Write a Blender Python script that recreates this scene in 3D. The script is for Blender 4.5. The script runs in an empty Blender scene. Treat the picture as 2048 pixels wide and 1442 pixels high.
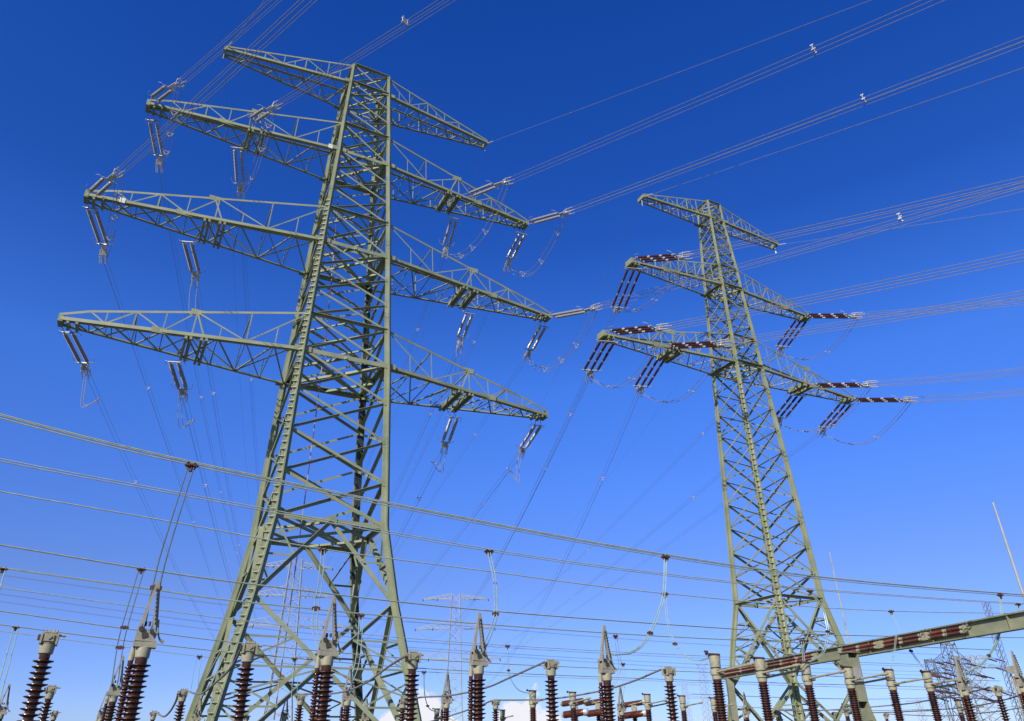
import bpy, math, random
from mathutils import Vector as V, Matrix
random.seed(7)
C = bpy.context.scene.collection
R = math.radians
# ------------------------------------------------------------------ camera
FPX, PITCH, ROLL, ARM = 1482.677, R(27.94367), R(-0.97315), R(27.73759)
FW = V((0, math.cos(PITCH), math.sin(PITCH)))
r0 = V((1, 0, 0)); u0 = r0.cross(FW)
RT = r0 * math.cos(ROLL) + u0 * math.sin(ROLL)
UP = -r0 * math.sin(ROLL) + u0 * math.cos(ROLL)
EYE = V((0, 0, 1.7))
cd = bpy.data.cameras.new('camera'); cam = bpy.data.objects.new('camera', cd); C.objects.link(cam)
cd.sensor_width = 36; cd.lens = FPX * 36 / 2048; cd.clip_end = 6000; cd.clip_start = 0.1
M3 = Matrix((RT, UP, -FW)).transposed()
cam.matrix_world = Matrix.Translation(EYE) @ M3.to_4x4()
bpy.context.scene.camera = cam
vs = bpy.context.scene.view_settings
vs.view_transform = 'Standard'; vs.look = 'None'; vs.exposure = 0.0; vs.gamma = 1
# ------------------------------------------------------------------ sun and sky
SUN = V((-0.37, -0.75, 0.55)).normalized()
sd = bpy.data.lights.new('sun', 'SUN'); sd.energy = 5.0; sd.angle = R(0.53); sd.color = (1, 0.92, 0.79)
so = bpy.data.objects.new('sun', sd); C.objects.link(so)
so.rotation_euler = SUN.to_track_quat('Z', 'Y').to_euler(); so.location = (-40, -80, 90)
w = bpy.data.worlds.new('World'); bpy.context.scene.world = w; w.use_nodes = True
nt = w.node_tree; N = nt.nodes; L = nt.links; N.clear()
def node(t, **k):
    n = N.new(t)
    for a, b in k.items(): setattr(n, a, b)
    return n
def wmath(op, a, b=None, c=None, clamp=False):
    n = node('ShaderNodeMath', operation=op, use_clamp=clamp)
    for i, s in enumerate((a, b, c)):
        if s is None: continue
        if isinstance(s, (int, float)): n.inputs[i].default_value = s
        else: L.new(s, n.inputs[i])
    return n.outputs[0]
sky = node('ShaderNodeTexSky', sky_type='NISHITA', sun_disc=False)
sky.sun_elevation = math.asin(SUN.z); sky.sun_rotation = math.atan2(SUN.x, SUN.y)
sky.air_density = 1.0; sky.dust_density = 0.2; sky.ozone_density = 3.0; sky.altitude = 200
hsv = node('ShaderNodeHueSaturation'); hsv.inputs['Saturation'].default_value = 1.25; hsv.inputs['Hue'].default_value = 0.503
L.new(sky.outputs[0], hsv.inputs['Color'])
tc = node('ShaderNodeTexCoord'); sep = node('ShaderNodeSeparateXYZ'); L.new(tc.outputs['Generated'], sep.inputs[0])
no = node('ShaderNodeTexNoise'); no.inputs['Scale'].default_value = 34; no.inputs['Detail'].default_value = 7; no.inputs['Roughness'].default_value = 0.55
L.new(tc.outputs['Generated'], no.inputs['Vector'])
az = wmath('ARCTAN2', sep.outputs['X'], sep.outputs['Y'])
def bump(c, wd):   # soft bump in azimuth
    d = wmath('DIVIDE', wmath('SUBTRACT', az, R(c)), R(wd))
    return wmath('SUBTRACT', 1.0, wmath('MULTIPLY', d, d))
top = wmath('MAXIMUM', bump(-7.0, 3.6), wmath('MAXIMUM', bump(0.8, 2.6), wmath('MAXIMUM', bump(-40, 9), bump(48, 12))))
hgt = wmath('ADD', wmath('MULTIPLY', top, 0.034), 0.029)
dlt = wmath('ADD', wmath('SUBTRACT', hgt, sep.outputs['Z']), wmath('MULTIPLY', wmath('SUBTRACT', no.outputs['Fac'], 0.5), 0.085))
mask = wmath('MULTIPLY', wmath('MULTIPLY', dlt, 110, clamp=True), 0.93)
tint = node('ShaderNodeValToRGB'); L.new(sep.outputs['Z'], tint.inputs[0]); cr = tint.color_ramp   # deep polarised blue: tint of the sky by elevation
TN = [(0.0, (.66, .80, 1.5)), (.08, (.72, .82, 1.47)), (.19, (1.03, .92, 1.38)), (.3, (1.1, 1.12, 1.8)), (.43, (1.12, 1.3, 2.12)), (.6, (.55, .92, 1.78)), (.8, (.36, .85, 1.8))]
while len(cr.elements) < len(TN): cr.elements.new(0.5)
for e, (p_, c_) in zip(cr.elements, TN): e.position = p_
for e, (p_, c_) in zip(cr.elements, TN): e.color = (c_[0] / 2.2, c_[1] / 2.2, c_[2] / 2.2, 1)
dp = node('ShaderNodeVectorMath', operation='DOT_PRODUCT'); L.new(tc.outputs['Generated'], dp.inputs[0]); dp.inputs[1].default_value = SUN
mr_ = node('ShaderNodeMapRange'); L.new(dp.outputs['Value'], mr_.inputs['Value'])      # the polarised blue fades towards the sun's side of the sky
mr_.inputs['From Min'].default_value = .25; mr_.inputs['From Max'].default_value = .7
tm = node('ShaderNodeMix', data_type='RGBA'); L.new(mr_.outputs[0], tm.inputs[0]); L.new(tint.outputs[0], tm.inputs[6]); tm.inputs[7].default_value = (.42, .40, .36, 1)
vm = node('ShaderNodeVectorMath', operation='MULTIPLY'); L.new(hsv.outputs[0], vm.inputs[0]); L.new(tm.outputs[2], vm.inputs[1])
vm2 = node('ShaderNodeVectorMath', operation='SCALE'); L.new(vm.outputs[0], vm2.inputs[0]); vm2.inputs['Scale'].default_value = 2.2
mx = node('ShaderNodeMix', data_type='RGBA'); L.new(mask, mx.inputs[0]); L.new(vm2.outputs[0], mx.inputs[6])
mx.inputs[7].default_value = (9.2, 9.0, 9.6, 1)
bg = node('ShaderNodeBackground'); bg.inputs['Strength'].default_value = 0.1
L.new(mx.outputs[2], bg.inputs[0]); wo = node('ShaderNodeOutputWorld'); L.new(bg.outputs[0], wo.inputs[0])

# ------------------------------------------------------------------ frame of the place: rows run along A, lines leave along B
A = V((math.cos(ARM), math.sin(ARM), 0)); B = V((-math.sin(ARM), math.cos(ARM), 0)); Z = V((0, 0, 1))
def ray(px, py): return FW + RT * ((px - 1024) / FPX) - UP * ((py - 721) / FPX)
def at(px, py, d): return EYE + ray(px, py) * d
def onz(px, py, z):
    d = ray(px, py); return EYE + d * ((z - EYE.z) / d.z)
def onb(px, py, D):
    d = ray(px, py); return EYE + d * ((D - EYE.dot(B)) / d.dot(B))
def onplane(px, py, S, psi):
    n = V((-math.sin(psi), math.cos(psi), 0)); d = ray(px, py); return EYE + d * ((S - EYE).dot(n) / d.dot(n))
def depth(p): return (p - EYE).dot(FW)

# ------------------------------------------------------------------ materials
def mat(name, c1, c2=None, rough=0.5, metal=0.0, scale=3.0, coat=0.0, bump_s=0.0, stripes=None, detail=6):
    m = bpy.data.materials.new(name); m.use_nodes = True; t = m.node_tree; b = t.nodes['Principled BSDF']
    b.inputs['Roughness'].default_value = rough; b.inputs['Metallic'].default_value = metal
    if coat: b.inputs['Coat Weight'].default_value = coat; b.inputs['Coat Roughness'].default_value = 0.15
    tcn = t.nodes.new('ShaderNodeTexCoord')
    n = t.nodes.new('ShaderNodeTexNoise'); n.inputs['Scale'].default_value = scale; n.inputs['Detail'].default_value = detail
    n.inputs['Roughness'].default_value = 0.6
    t.links.new(tcn.outputs['Object'], n.inputs['Vector'])
    rp = t.nodes.new('ShaderNodeValToRGB'); rp.color_ramp.elements[0].position = 0.35; rp.color_ramp.elements[1].position = 0.7
    rp.color_ramp.elements[0].color = (*c1, 1); rp.color_ramp.elements[1].color = (*(c2 or c1), 1)
    src = n.outputs['Fac']
    if stripes:
        wv = t.nodes.new('ShaderNodeTexWave'); wv.bands_direction = 'Z'; wv.inputs['Scale'].default_value = stripes
        t.links.new(tcn.outputs['Object'], wv.inputs['Vector']); src = wv.outputs['Fac']
        rp.color_ramp.elements[0].position = 0.48; rp.color_ramp.elements[1].position = 0.52
    t.links.new(src, rp.inputs['Fac']); t.links.new(rp.outputs['Color'], b.inputs['Base Color'])
    mr = t.nodes.new('ShaderNodeMapRange'); mr.inputs['To Min'].default_value = max(0.05, rough - 0.1); mr.inputs['To Max'].default_value = min(1, rough + 0.15)
    t.links.new(n.outputs['Fac'], mr.inputs['Value']); t.links.new(mr.outputs[0], b.inputs['Roughness'])
    if bump_s:
        bp = t.nodes.new('ShaderNodeBump'); bp.inputs['Strength'].default_value = bump_s
        t.links.new(n.outputs['Fac'], bp.inputs['Height']); t.links.new(bp.outputs[0], b.inputs['Normal'])
    return m
G_PAINT = mat('sage_green_paint', (0.225, 0.26, 0.17), (0.315, 0.342, 0.235), 0.5, scale=0.6)
G_PAINT2 = mat('olive_green_paint', (0.225, 0.25, 0.152), (0.315, 0.335, 0.215), 0.5, scale=0.6)
G_BEAM = mat('grey_green_gantry_paint', (0.20, 0.215, 0.145), (0.30, 0.31, 0.225), 0.5, scale=0.8)
STEEL = mat('galvanised_steel', (0.34, 0.35, 0.36), (0.48, 0.48, 0.48), 0.45, 0.3, scale=2)
FAR = mat('weathered_galvanised_steel', (0.33, 0.35, 0.36), (0.42, 0.43, 0.42), 0.6, 0.1, scale=0.5)
FAR_D = mat('dark_weathered_steel', (0.12, 0.14, 0.15), (0.2, 0.21, 0.21), 0.6, 0.1, scale=0.5)
BROWN = mat('brown_glazed_porcelain', (0.042, 0.013, 0.011), (0.085, 0.026, 0.02), 0.3, scale=5, coat=0.35)
BROWN2 = mat('dark_brown_porcelain', (0.045, 0.012, 0.014), (0.075, 0.02, 0.02), 0.3, scale=4, coat=0.4)
RED_BR = mat('red_brown_porcelain', (0.085, 0.02, 0.013), (0.15, 0.034, 0.018), 0.35, scale=3, coat=0.3)
CAP = mat('weathered_beige_casting', (0.27, 0.26, 0.19), (0.40, 0.38, 0.29), 0.6, scale=6)
CASTG = mat('grey_aluminium_casting', (0.27, 0.255, 0.205), (0.40, 0.375, 0.30), 0.5, 0.1, scale=5)
DARK = mat('dark_fitting', (0.03, 0.03, 0.03), (0.06, 0.05, 0.045), 0.6, scale=8)
RUST = mat('rusty_clamp', (0.055, 0.022, 0.014), (0.125, 0.045, 0.025), 0.7, scale=9)
ROD = mat('grey_silicone_insulator', (0.30, 0.30, 0.36), (0.42, 0.41, 0.45), 0.3, scale=4, coat=0.3)
FIT = mat('bright_zinc_fitting', (0.48, 0.48, 0.51), (0.62, 0.61, 0.63), 0.35, 0.25, scale=6)
ALU = mat('weathered_aluminium_wire', (0.25, 0.25, 0.28), (0.34, 0.33, 0.34), 0.45, 0.2, scale=2)
ALU_D = mat('dull_aluminium_wire', (0.2, 0.22, 0.32), (0.27, 0.28, 0.37), 0.5, 0.2, scale=2)
BUS = mat('green_grey_stranded_wire', (0.32, 0.39, 0.34), (0.48, 0.54, 0.46), 0.45, 0.15, scale=3)
DROP = mat('pale_stranded_lead', (0.26, 0.38, 0.35), (0.40, 0.52, 0.47), 0.4, 0.15, scale=3)
TUBE = mat('grey_flexible_cable', (0.17, 0.16, 0.16), (0.26, 0.25, 0.24), 0.5, scale=4)
REDW = mat('red_and_white_stripes', (0.14, 0.035, 0.03), (0.42, 0.36, 0.33), 0.6, stripes=0.12)
WHITE = mat('white_plate', (0.72, 0.72, 0.72), (0.8, 0.8, 0.8), 0.5)
MASTM = mat('pale_mast_paint', (0.36, 0.36, 0.33), (0.46, 0.46, 0.43), 0.5)
LEG_SHADE = mat('dark_green_leg_shade', (0.018, 0.026, 0.018), (0.035, 0.045, 0.03), 0.6)  # near-black green of the shade strip added on the rear leg
LEAD_D = mat('dark_stranded_lead', (0.06, 0.085, 0.085), (0.12, 0.15, 0.145), 0.5, scale=3)
CONC = mat('concrete', (0.3, 0.29, 0.27), (0.4, 0.39, 0.36), 0.85, scale=3, bump_s=0.2)
GRAV = mat('grass_and_gravel', (0.045, 0.058, 0.026), (0.12, 0.115, 0.085), 0.95, scale=0.35, bump_s=0.3, detail=12)

# ------------------------------------------------------------------ mesh helpers
def frame(d, up=None):
    d = d.normalized(); up = up or Z
    s = d.cross(up)
    if s.length < 1e-4: s = d.cross(V((1, 0, 0)))
    s.normalize(); return d, s, s.cross(d).normalized()
class MB:
    def __init__(s): s.v = []; s.f = []; s.mi = []
    def quadbox(s, p8, m=0):
        i = len(s.v); s.v += [tuple(p) for p in p8]
        for q in ((0, 1, 2, 3), (7, 6, 5, 4), (0, 4, 5, 1), (1, 5, 6, 2), (2, 6, 7, 3), (3, 7, 4, 0)):
            s.f.append(tuple(i + k for k in q)); s.mi.append(m)
    def bar(s, p, q, w, h=None, up=None, m=0, w2=None, h2=None, so=0.0, uo=0.0):
        p, q = V(p), V(q)
        if (q - p).length < 1e-6: return
        h = h or w; w2 = w2 or w; h2 = h2 or h
        d, sd_, u = frame(q - p, up)
        o = sd_ * so + u * uo
        a = [p + o + sd_ * (x * w / 2) + u * (y * h / 2) for x, y in ((-1, -1), (-1, 1), (1, 1), (1, -1))]
        b = [q + o + sd_ * (x * w2 / 2) + u * (y * h2 / 2) for x, y in ((-1, -1), (-1, 1), (1, 1), (1, -1))]
        s.quadbox(a + b, m)
    def angle(s, p, q, n, w, t=None, m=0, out=False, low=False, inner=None):
        # L profile: one flange lies in the face whose outward normal is n, the other stands inward on its upper edge
        p, q = V(p), V(q); t = t or w * 0.16
        d = (q - p).normalized(); n = (n - d * n.dot(d)).normalized(); side = d.cross(n)
        if (side.z < 0) != low: side = -side
        wi = inner or w
        def slab(c, x, y, hx, hy):
            e = [c(x, y, -1, -1), c(x, y, -1, 1), c(x, y, 1, 1), c(x, y, 1, -1)]; return e
        for (ox, oy, hx, hy) in ((0, 0, w / 2, t / 2), (w / 2 - t / 2, (wi / 2 + t / 2) * (1 if out else -1), t / 2, wi / 2)):
            pr = []
            for e in (p, q):
                for x, y in ((-1, -1), (-1, 1), (1, 1), (1, -1)):
                    pr.append(e + side * (ox + x * hx) + n * (oy + y * hy))
            s.quadbox(pr, m)
    def cross(s, p, q, a, b, w, t, w2=None, m=0):
        # cruciform leg of two back-to-back angles
        p, q = V(p), V(q); w2 = w2 or w
        for (x, y, k_) in ((a, b, 1.0), (b, a, 1.35)):
            pr = []
            for e, ww in ((p, w * k_), (q, w2 * k_)):
                for i, j in ((-1, -1), (-1, 1), (1, 1), (1, -1)):
                    tt = t if x is a else t * 0.97
                    pr.append(e + x * (i * ww / 2) + y * (j * tt / 2))
            s.quadbox(pr, m)
    def tube(s, pts, r, n=6, m=0, r2=None):
        pts = [V(p) for p in pts]; k = len(pts); base = len(s.v); up = None
        for i, p in enumerate(pts):
            d = (pts[min(i + 1, k - 1)] - pts[max(i - 1, 0)])
            d, sx, u = frame(d, up if up and abs(d.normalized().dot(up)) < 0.99 else None)
            up = u
            rr = r if r2 is None else r + (r2 - r) * i / (k - 1)
            for j in range(n):
                an = 2 * math.pi * j / n
                s.v.append(tuple(p + sx * (rr * math.cos(an)) + u * (rr * math.sin(an))))
        for i in range(k - 1):
            for j in range(n):
                a_ = base + i * n + j; b_ = base + i * n + (j + 1) % n
                s.f.append((a_, b_, b_ + n, a_ + n)); s.mi.append(m)
        s.f.append(tuple(base + j for j in range(n))[::-1]); s.mi.append(m)
        s.f.append(tuple(base + (k - 1) * n + j for j in range(n))); s.mi.append(m)
    def lathe(s, p, axis, prof, n=16, m=0):
        p = V(p); d, sx, u = frame(V(axis)); base = len(s.v); k = len(prof)
        for t, r in prof:
            for j in range(n):
                an = 2 * math.pi * j / n
                s.v.append(tuple(p + d * t + sx * (r * math.cos(an)) + u * (r * math.sin(an))))
        for i in range(k - 1):
            for j in range(n):
                a_ = base + i * n + j; b_ = base + i * n + (j + 1) % n
                s.f.append((a_, b_, b_ + n, a_ + n)); s.mi.append(m)
        s.f.append(tuple(base + j for j in range(n))[::-1]); s.mi.append(m)
        s.f.append(tuple(base + (k - 1) * n + j for j in range(n))); s.mi.append(m)
    def build(s, name, mats, parent=None, smooth=False):
        me = bpy.data.meshes.new(name); me.from_pydata(s.v, [], s.f)
        for mm in (mats if isinstance(mats, (list, tuple)) else [mats]): me.materials.append(mm)
        if any(s.mi): me.polygons.foreach_set('material_index', s.mi)
        if smooth:
            me.polygons.foreach_set('use_smooth', [True] * len(me.polygons))
            me.set_sharp_from_angle(angle=R(40))
        me.update()
        o = bpy.data.objects.new(name, me); C.objects.link(o)
        if parent:
            o.parent = parent; bpy_parent_fix(o, parent)
        return o
def bpy_parent_fix(o, parent):
    # world-space vertices under a placed parent: cancel the parent's transform when asked
    if parent.get('_world'):
        mw = Matrix.Identity(4); p = parent; chain = []
        while p is not None: chain.append(p); p = p.parent
        for q in reversed(chain): mw = mw @ q.matrix_basis
        o.matrix_basis = mw.inverted()
        o['_world'] = 1
def tag(o, label, cat, group=None):
    o['label'] = label; o['category'] = cat
    if group: o['group'] = group
    return o
def thing(name, label, cat, loc=(0, 0, 0), rz=0.0, group=None, world=False):
    o = bpy.data.objects.new(name, None); C.objects.link(o); o.location = V(loc); o.rotation_euler = (0, 0, rz)
    o.empty_display_size = 0.2
    if world: o['_world'] = 1
    return tag(o, label, cat, group)
def copy_tree(o, parent=None):
    c = o.copy(); C.objects.link(c)
    if parent is not None: c.parent = parent
    for ch in list(o.children): copy_tree(ch, c)
    return c
def place(proto, used, loc, rz, label, group):
    o = copy_tree(proto) if proto.name in used else proto
    used.add(proto.name)
    o.location = loc; o.rotation_euler = (0, 0, rz); o['label'] = label
    if group: o['group'] = group
    return o
def smooth_path(pts, n=6):
    # Catmull-Rom through the points
    P = [V(p) for p in pts]; out = []
    for i in range(len(P) - 1):
        p0 = P[i - 1] if i else P[0] * 2 - P[1]; p1, p2 = P[i], P[i + 1]
        p3 = P[i + 2] if i + 2 < len(P) else P[-1] * 2 - P[-2]
        for k in range(n):
            t = k / n
            out.append(0.5 * ((2 * p1) + (p2 - p0) * t + (2 * p0 - 5 * p1 + 4 * p2 - p3) * t * t + (3 * p1 - p0 - 3 * p2 + p3) * t ** 3))
    out.append(P[-1]); return out

# ------------------------------------------------------------------ ground
g = MB(); S_ = 2500
nn = 40
for i in range(nn + 1):
    for j in range(nn + 1):
        g.v.append((-S_ + 2 * S_ * i / nn, -S_ + 2 * S_ * j / nn, 0.0))
for i in range(nn):
    for j in range(nn):
        a_ = i * (nn + 1) + j; g.f.append((a_, a_ + nn + 1, a_ + nn + 2, a_ + 1)); g.mi.append(0)
go = g.build('ground', GRAV); go['kind'] = 'structure'

# ------------------------------------------------------------------ the two large lattice pylons
def interp(tab, z):
    ks = sorted(tab)
    if z <= ks[0]: return tab[ks[0]]
    for a_, b_ in zip(ks, ks[1:]):
        if z <= b_: return tab[a_] + (tab[b_] - tab[a_]) * (z - a_) / (b_ - a_)
    return tab[ks[-1]]
class Tower: pass
def corner(T, k, z, off=0.0):
    h = interp(T.h, z) + off
    return T.c + Z * z + A * (h if k[1] == 'R' else -h) + B * (h if k[0] == 'F' else -h)
FACES = (('NL', 'NR', -B), ('FL', 'FR', B), ('NL', 'FL', -A), ('NR', 'FR', A))
def build_tower(T, name, label, paint, legw, diag, armw):
    root = thing(name, label, 'pylon', T.c, 0, 'large lattice pylons', world=True)
    ztop = max(T.h); zs = sorted(T.h)
    for k in ('NL', 'NR', 'FL', 'FR'):
        m = MB()
        for z0, z1 in zip(zs, zs[1:]):
            m.cross(corner(T, k, z0), corner(T, k, z1), A, B, legw(z0), legw(z0) * 0.17, legw(z1))
        for z in T.nodes:                                     # gusset plates where bracing meets the leg
            p = corner(T, k, z); s_ = legw(z) * 0.6
            sx = -1 if k[1] == 'R' else 1; sy = 1 if k[0] == 'N' else -1
            nrm = -B if k[0] == 'N' else B
            m.bar(p + A * sx * 0.1 + nrm * 0.08 - Z * s_ * 0.7, p + A * sx * 0.1 + nrm * 0.08 + Z * s_ * 0.7, s_ * 1.1, 0.05, up=B)
        lg = m.build('leg', paint, root)
        f = MB(); p = corner(T, k, 0); f.lathe(p - Z * 0.6, Z, [(0, 0.75), (1.2, 0.6), (1.25, 0.5)], 14)
        f.build('footing', CONC, lg)
    # bracing, one mesh per face of the body
    for k1, k2, n in FACES:
        m = MB()
        lv = T.levels
        for z0, z1, cnt, kind in lv:
            zz = [z0 + (z1 - z0) * i / cnt for i in range(cnt + 1)]
            for a_, b_ in zip(zz, zz[1:]):
                wd = diag(a_)
                p1, p2, q1, q2 = corner(T, k1, a_), corner(T, k2, a_), corner(T, k1, b_), corner(T, k2, b_)
                if kind == 'X':
                    m.angle(q1, p2, n, wd); m.angle(q2 - n * wd * 1.0, p1 - n * wd * 1.0, n, wd * 0.9, out=True)
                    c_ = (q1 + p2 + q2 + p1) / 4
                    s2 = wd * 1.1
                    m.bar(c_ - Z * s2 * 0.6 - n * wd * .2, c_ + Z * s2 * 0.6 - n * wd * .2, s2 * 1.2, 0.04, up=n)
                elif kind == 'K':
                    mid = (q1 + q2) / 2
                    m.angle(mid, p1, n, wd * 1.2, out=True); m.angle(mid - n * wd * 0.5, p2 - n * wd * 0.5, n, wd * 1.2)
                    for p_, q_ in ((p1, q1), (p2, q2)):       # secondary members
                        md = (mid + p_) / 2; lg = (p_ + q_) / 2
                        m.angle(md, lg, n, wd * 0.55); m.angle(md, q_, n, wd * 0.5)
                    m.bar(mid - Z * .3 + n * .03, mid + Z * .3 + n * .03, .8, .05, up=n)
                elif kind == 'W':
                    m.angle(q1, p2, n, wd * 1.1); m.angle(q2 - n * wd * 1.2, p1 - n * wd * 1.2, n, wd * 1.1, out=True)
                    for (e1, e2, lgk) in ((q1, p2, k1), (q2, p1, k2)):
                        for t in (0.25, 0.42):
                            pt_ = e1.lerp(e2, t); lp = corner(T, lgk, pt_.z)
                            m.angle(pt_, lp, n, wd * 0.5)
                            m.angle(pt_, corner(T, lgk, pt_.z - (b_ - a_) * 0.17), n, wd * 0.45)
                    for (e1, e2, lgk) in ((p1, q2, k1), (p2, q1, k2)):
                        for t in (0.22, 0.36):
                            pt_ = e1.lerp(e2, t); lp = corner(T, lgk, pt_.z)
                            m.angle(pt_, lp, n, wd * 0.5)
                            m.angle(pt_, corner(T, lgk, pt_.z + (b_ - a_) * 0.15), n, wd * 0.45)
                    c_ = (q1 + q2).lerp(p1 + p2, (q1 - q2).length / ((q1 - q2).length + (p1 - p2).length)) / 2; m.bar(c_ - Z * wd - n * wd * .3, c_ + Z * wd - n * wd * .3, wd * 2.2, .05, up=n)
        for z, wd in T.horiz:
            m.angle(corner(T, k1, z) - n * .05, corner(T, k2, z) - n * .05, n, wd, out=wd < .3)
        m.build('bracing', paint, root)
    # inner diaphragms
    for z, wd in T.horiz:
        m = MB()
        m.bar(corner(T, 'NL', z), corner(T, 'FR', z), wd * .55, wd * .55)
        m.bar(corner(T, 'NR', z) - Z * .05, corner(T, 'FL', z) - Z * .05, wd * .55, wd * .55)
        mids = [(corner(T, a_, z) + corner(T, b_, z)) / 2 for a_, b_ in (('NL', 'NR'), ('NR', 'FR'), ('FR', 'FL'), ('FL', 'NL'))]
        for i in range(4): m.bar(mids[i] - Z * .06, mids[(i + 1) % 4] - Z * .06, wd * .5, wd * .5)
        m.build('diaphragm', paint, root)
    # climbing pegs on the near left leg
    m = MB(); z = 3.0
    while z < T.peg_top:
        p = corner(T, 'NL', z); lw = legw(z)
        d = -A if int(z / T.peg) % 2 == 0 else -A
        m.bar(p - A * (lw * 0.64) - B * 0.05, p - A * 0.02 - B * (0.10 + lw * 0.3), 0.12, 0.07)
        m.bar(p - A * (lw * .62) - B * .05, p - A * (lw * .60) - B * .05 + Z * .26, .08, .06)
        z += T.peg
    zz = [3.0] + [q for q in zs if 3 < q < T.peg_top] + [T.peg_top]
    for z0, z1 in zip(zz, zz[1:]):
        m.bar(corner(T, 'NL', z0) - A * .04 - B * (.08 + legw(z0) * .1), corner(T, 'NL', z1) - A * .04 - B * (.08 + legw(z1) * .1), .06, .05)
    m.build('climbing_ladder', paint, root)
    # crossarms: one mesh of chords and one of lattice per half arm
    for (zb, zt, Ltip, kind) in T.arms:
        for sd in (-1, 1):
            ch = MB(); la = MB()
            kN, kF = ('NR', 'FR') if sd > 0 else ('NL', 'FL')
            nb, fb = corner(T, kN, zb), corner(T, kF, zb); ntp, ftp = corner(T, kN, zt), corner(T, kF, zt)
            tipd = T.tipd
            tip = T.c + Z * zb + A * (sd * Ltip)
            tn, tf = tip - B * tipd, tip + B * tipd
            big, mid_, sm = [q * (1 - .22 * (zb / max(T.h)) ) for q in armw]
            ch.angle(nb, tn, -B, big, big * .2, low=True, inner=big * 1.2); ch.angle(fb, tf, B, big * .8, big * .18, low=True)
            def lo(t, near): return (tn if near else tf).lerp(nb if near else fb, t)
            pk_t = T.peak if kind == 'line' else 0.0
            pkz = (0.9 if kind == 'line' else 0.25) * T.sc
            pn, pf = lo(pk_t, True) + Z * pkz, lo(pk_t, False) + Z * pkz
            def hi(t, near):
                q = (t - pk_t) / (1 - pk_t)
                return (pn if near else pf).lerp(ntp if near else ftp, q)
            ch.angle(pn, ntp, -B, mid_); ch.angle(pf, ftp, B, mid_ * .9)
            if kind == 'line':
                ch.angle(tn + Z * .35 * T.sc, pn, -B, mid_); ch.angle(tf + Z * .35 * T.sc, pf, B, mid_)
                ch.bar(tn, tf, .35 * T.sc, .7 * T.sc, uo=.1)
                ch.bar(tn.lerp(nb, .03) - Z * .12, tf.lerp(fb, .03) - Z * .12, .18, .5 * T.sc)
                ch.bar(tn.lerp(nb, .065) - Z * .1, tf.lerp(fb, .065) - Z * .1, .18, .5 * T.sc)
            else:
                ch.bar(tn, tf, .25, .4)
            crossarm = ch.build('crossarm', paint, root)
            # side faces
            tops, bots = T.pattern[kind]
            for near in (True, False):
                n = -B if near else B
                seq = [(pk_t, 1)] + sorted([(t, 1) for t in tops] + [(t, 0) for t in bots]) + [(1.0, 1)]
                pts = [(hi if u_ else lo)(t, near) for t, u_ in seq]
                fac = 1.0 if near else .8
                for i in range(len(pts) - 1): la.angle(pts[i], pts[i + 1], n, sm * 1.15 * fac)
                for t in tops: la.angle(hi(t, near), lo(t, near), n, sm * 1.1 * fac)
                for t in bots:
                    la.angle(lo(t, near), hi(t, near), n, sm * .9 * fac)
                # extra half-height posts near the body
                for i in range(len(seq) - 1):
                    t0, t1 = seq[i][0], seq[i + 1][0]
                    if t1 - t0 > .14:
                        tm = (t0 + t1) / 2; la.angle(lo(tm, near), (pts[i] + pts[i + 1]) / 2, n, sm * .8)
            # bottom plane zigzag between the near and far chord
            cnt = T.nplan[kind]
            tt = [1 - (1 - i / cnt) ** 1.25 * .96 for i in range(cnt + 1)][::-1]
            tt = [.04 + .96 * (i / cnt) ** 1.2 for i in range(cnt + 1)]
            for i in range(cnt):
                a_, b_ = tt[i], tt[i + 1]
                la.bar(lo(a_, i % 2 == 0), lo(b_, i % 2 == 1), sm * 1.15, sm * .9, uo=-.04)
                if i % 2: la.bar(lo(a_, i % 2 == 1) - Z * .1, lo(b_, i % 2 == 0) - Z * .1, sm * .8, sm * .6)
                la.bar(lo(b_, True) - Z * .03, lo(b_, False) - Z * .03, sm * .7, sm * .7)
                mdl = (lo(a_, i % 2 == 0) + lo(b_, i % 2 == 1)) / 2
            # top plane ties
            for t in tops + [.75]:
                la.bar(hi(t, True), hi(t, False), sm, sm)
            if kind == 'line':
                for t in T.mids.get((zb, sd), T.mids.get(zb, [])):   # heavy double beams carrying the inner strings
                    for dt in (-.02, .0, .045, .065):
                        la.bar(lo(t + dt, True) - Z * .2, lo(t + dt, False) - Z * .2, .2 * T.sc, .45 * T.sc)
                    la.angle(hi(t, False), lo(t - .04, False), B, sm * 1.3); la.angle(hi(t, True), lo(t + .05, True), -B, sm * 1.3)
                    la.bar(lo(t - .02, True) + B * .1, lo(t + .065, False), sm, sm)
                    ap = hi(t, True); la.bar(ap - A * .5, ap + A * .5, .05, .5, up=Z)
                ap = lo(T.peak + .3, True); la.bar(ap - A * .9, ap + A * .9, .06, .5, up=Z, so=-.05)
            # gusset at the body
            la.bar(nb - A * .7 - B * .06, nb + A * .7 - B * .06, .05, big * 1.7, up=Z)
            la.bar(fb - A * .7 + B * .06, fb + A * .7 + B * .06, .05, big * 1.7, up=Z)
            la.build('lattice', paint, crossarm)
    return root

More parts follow.
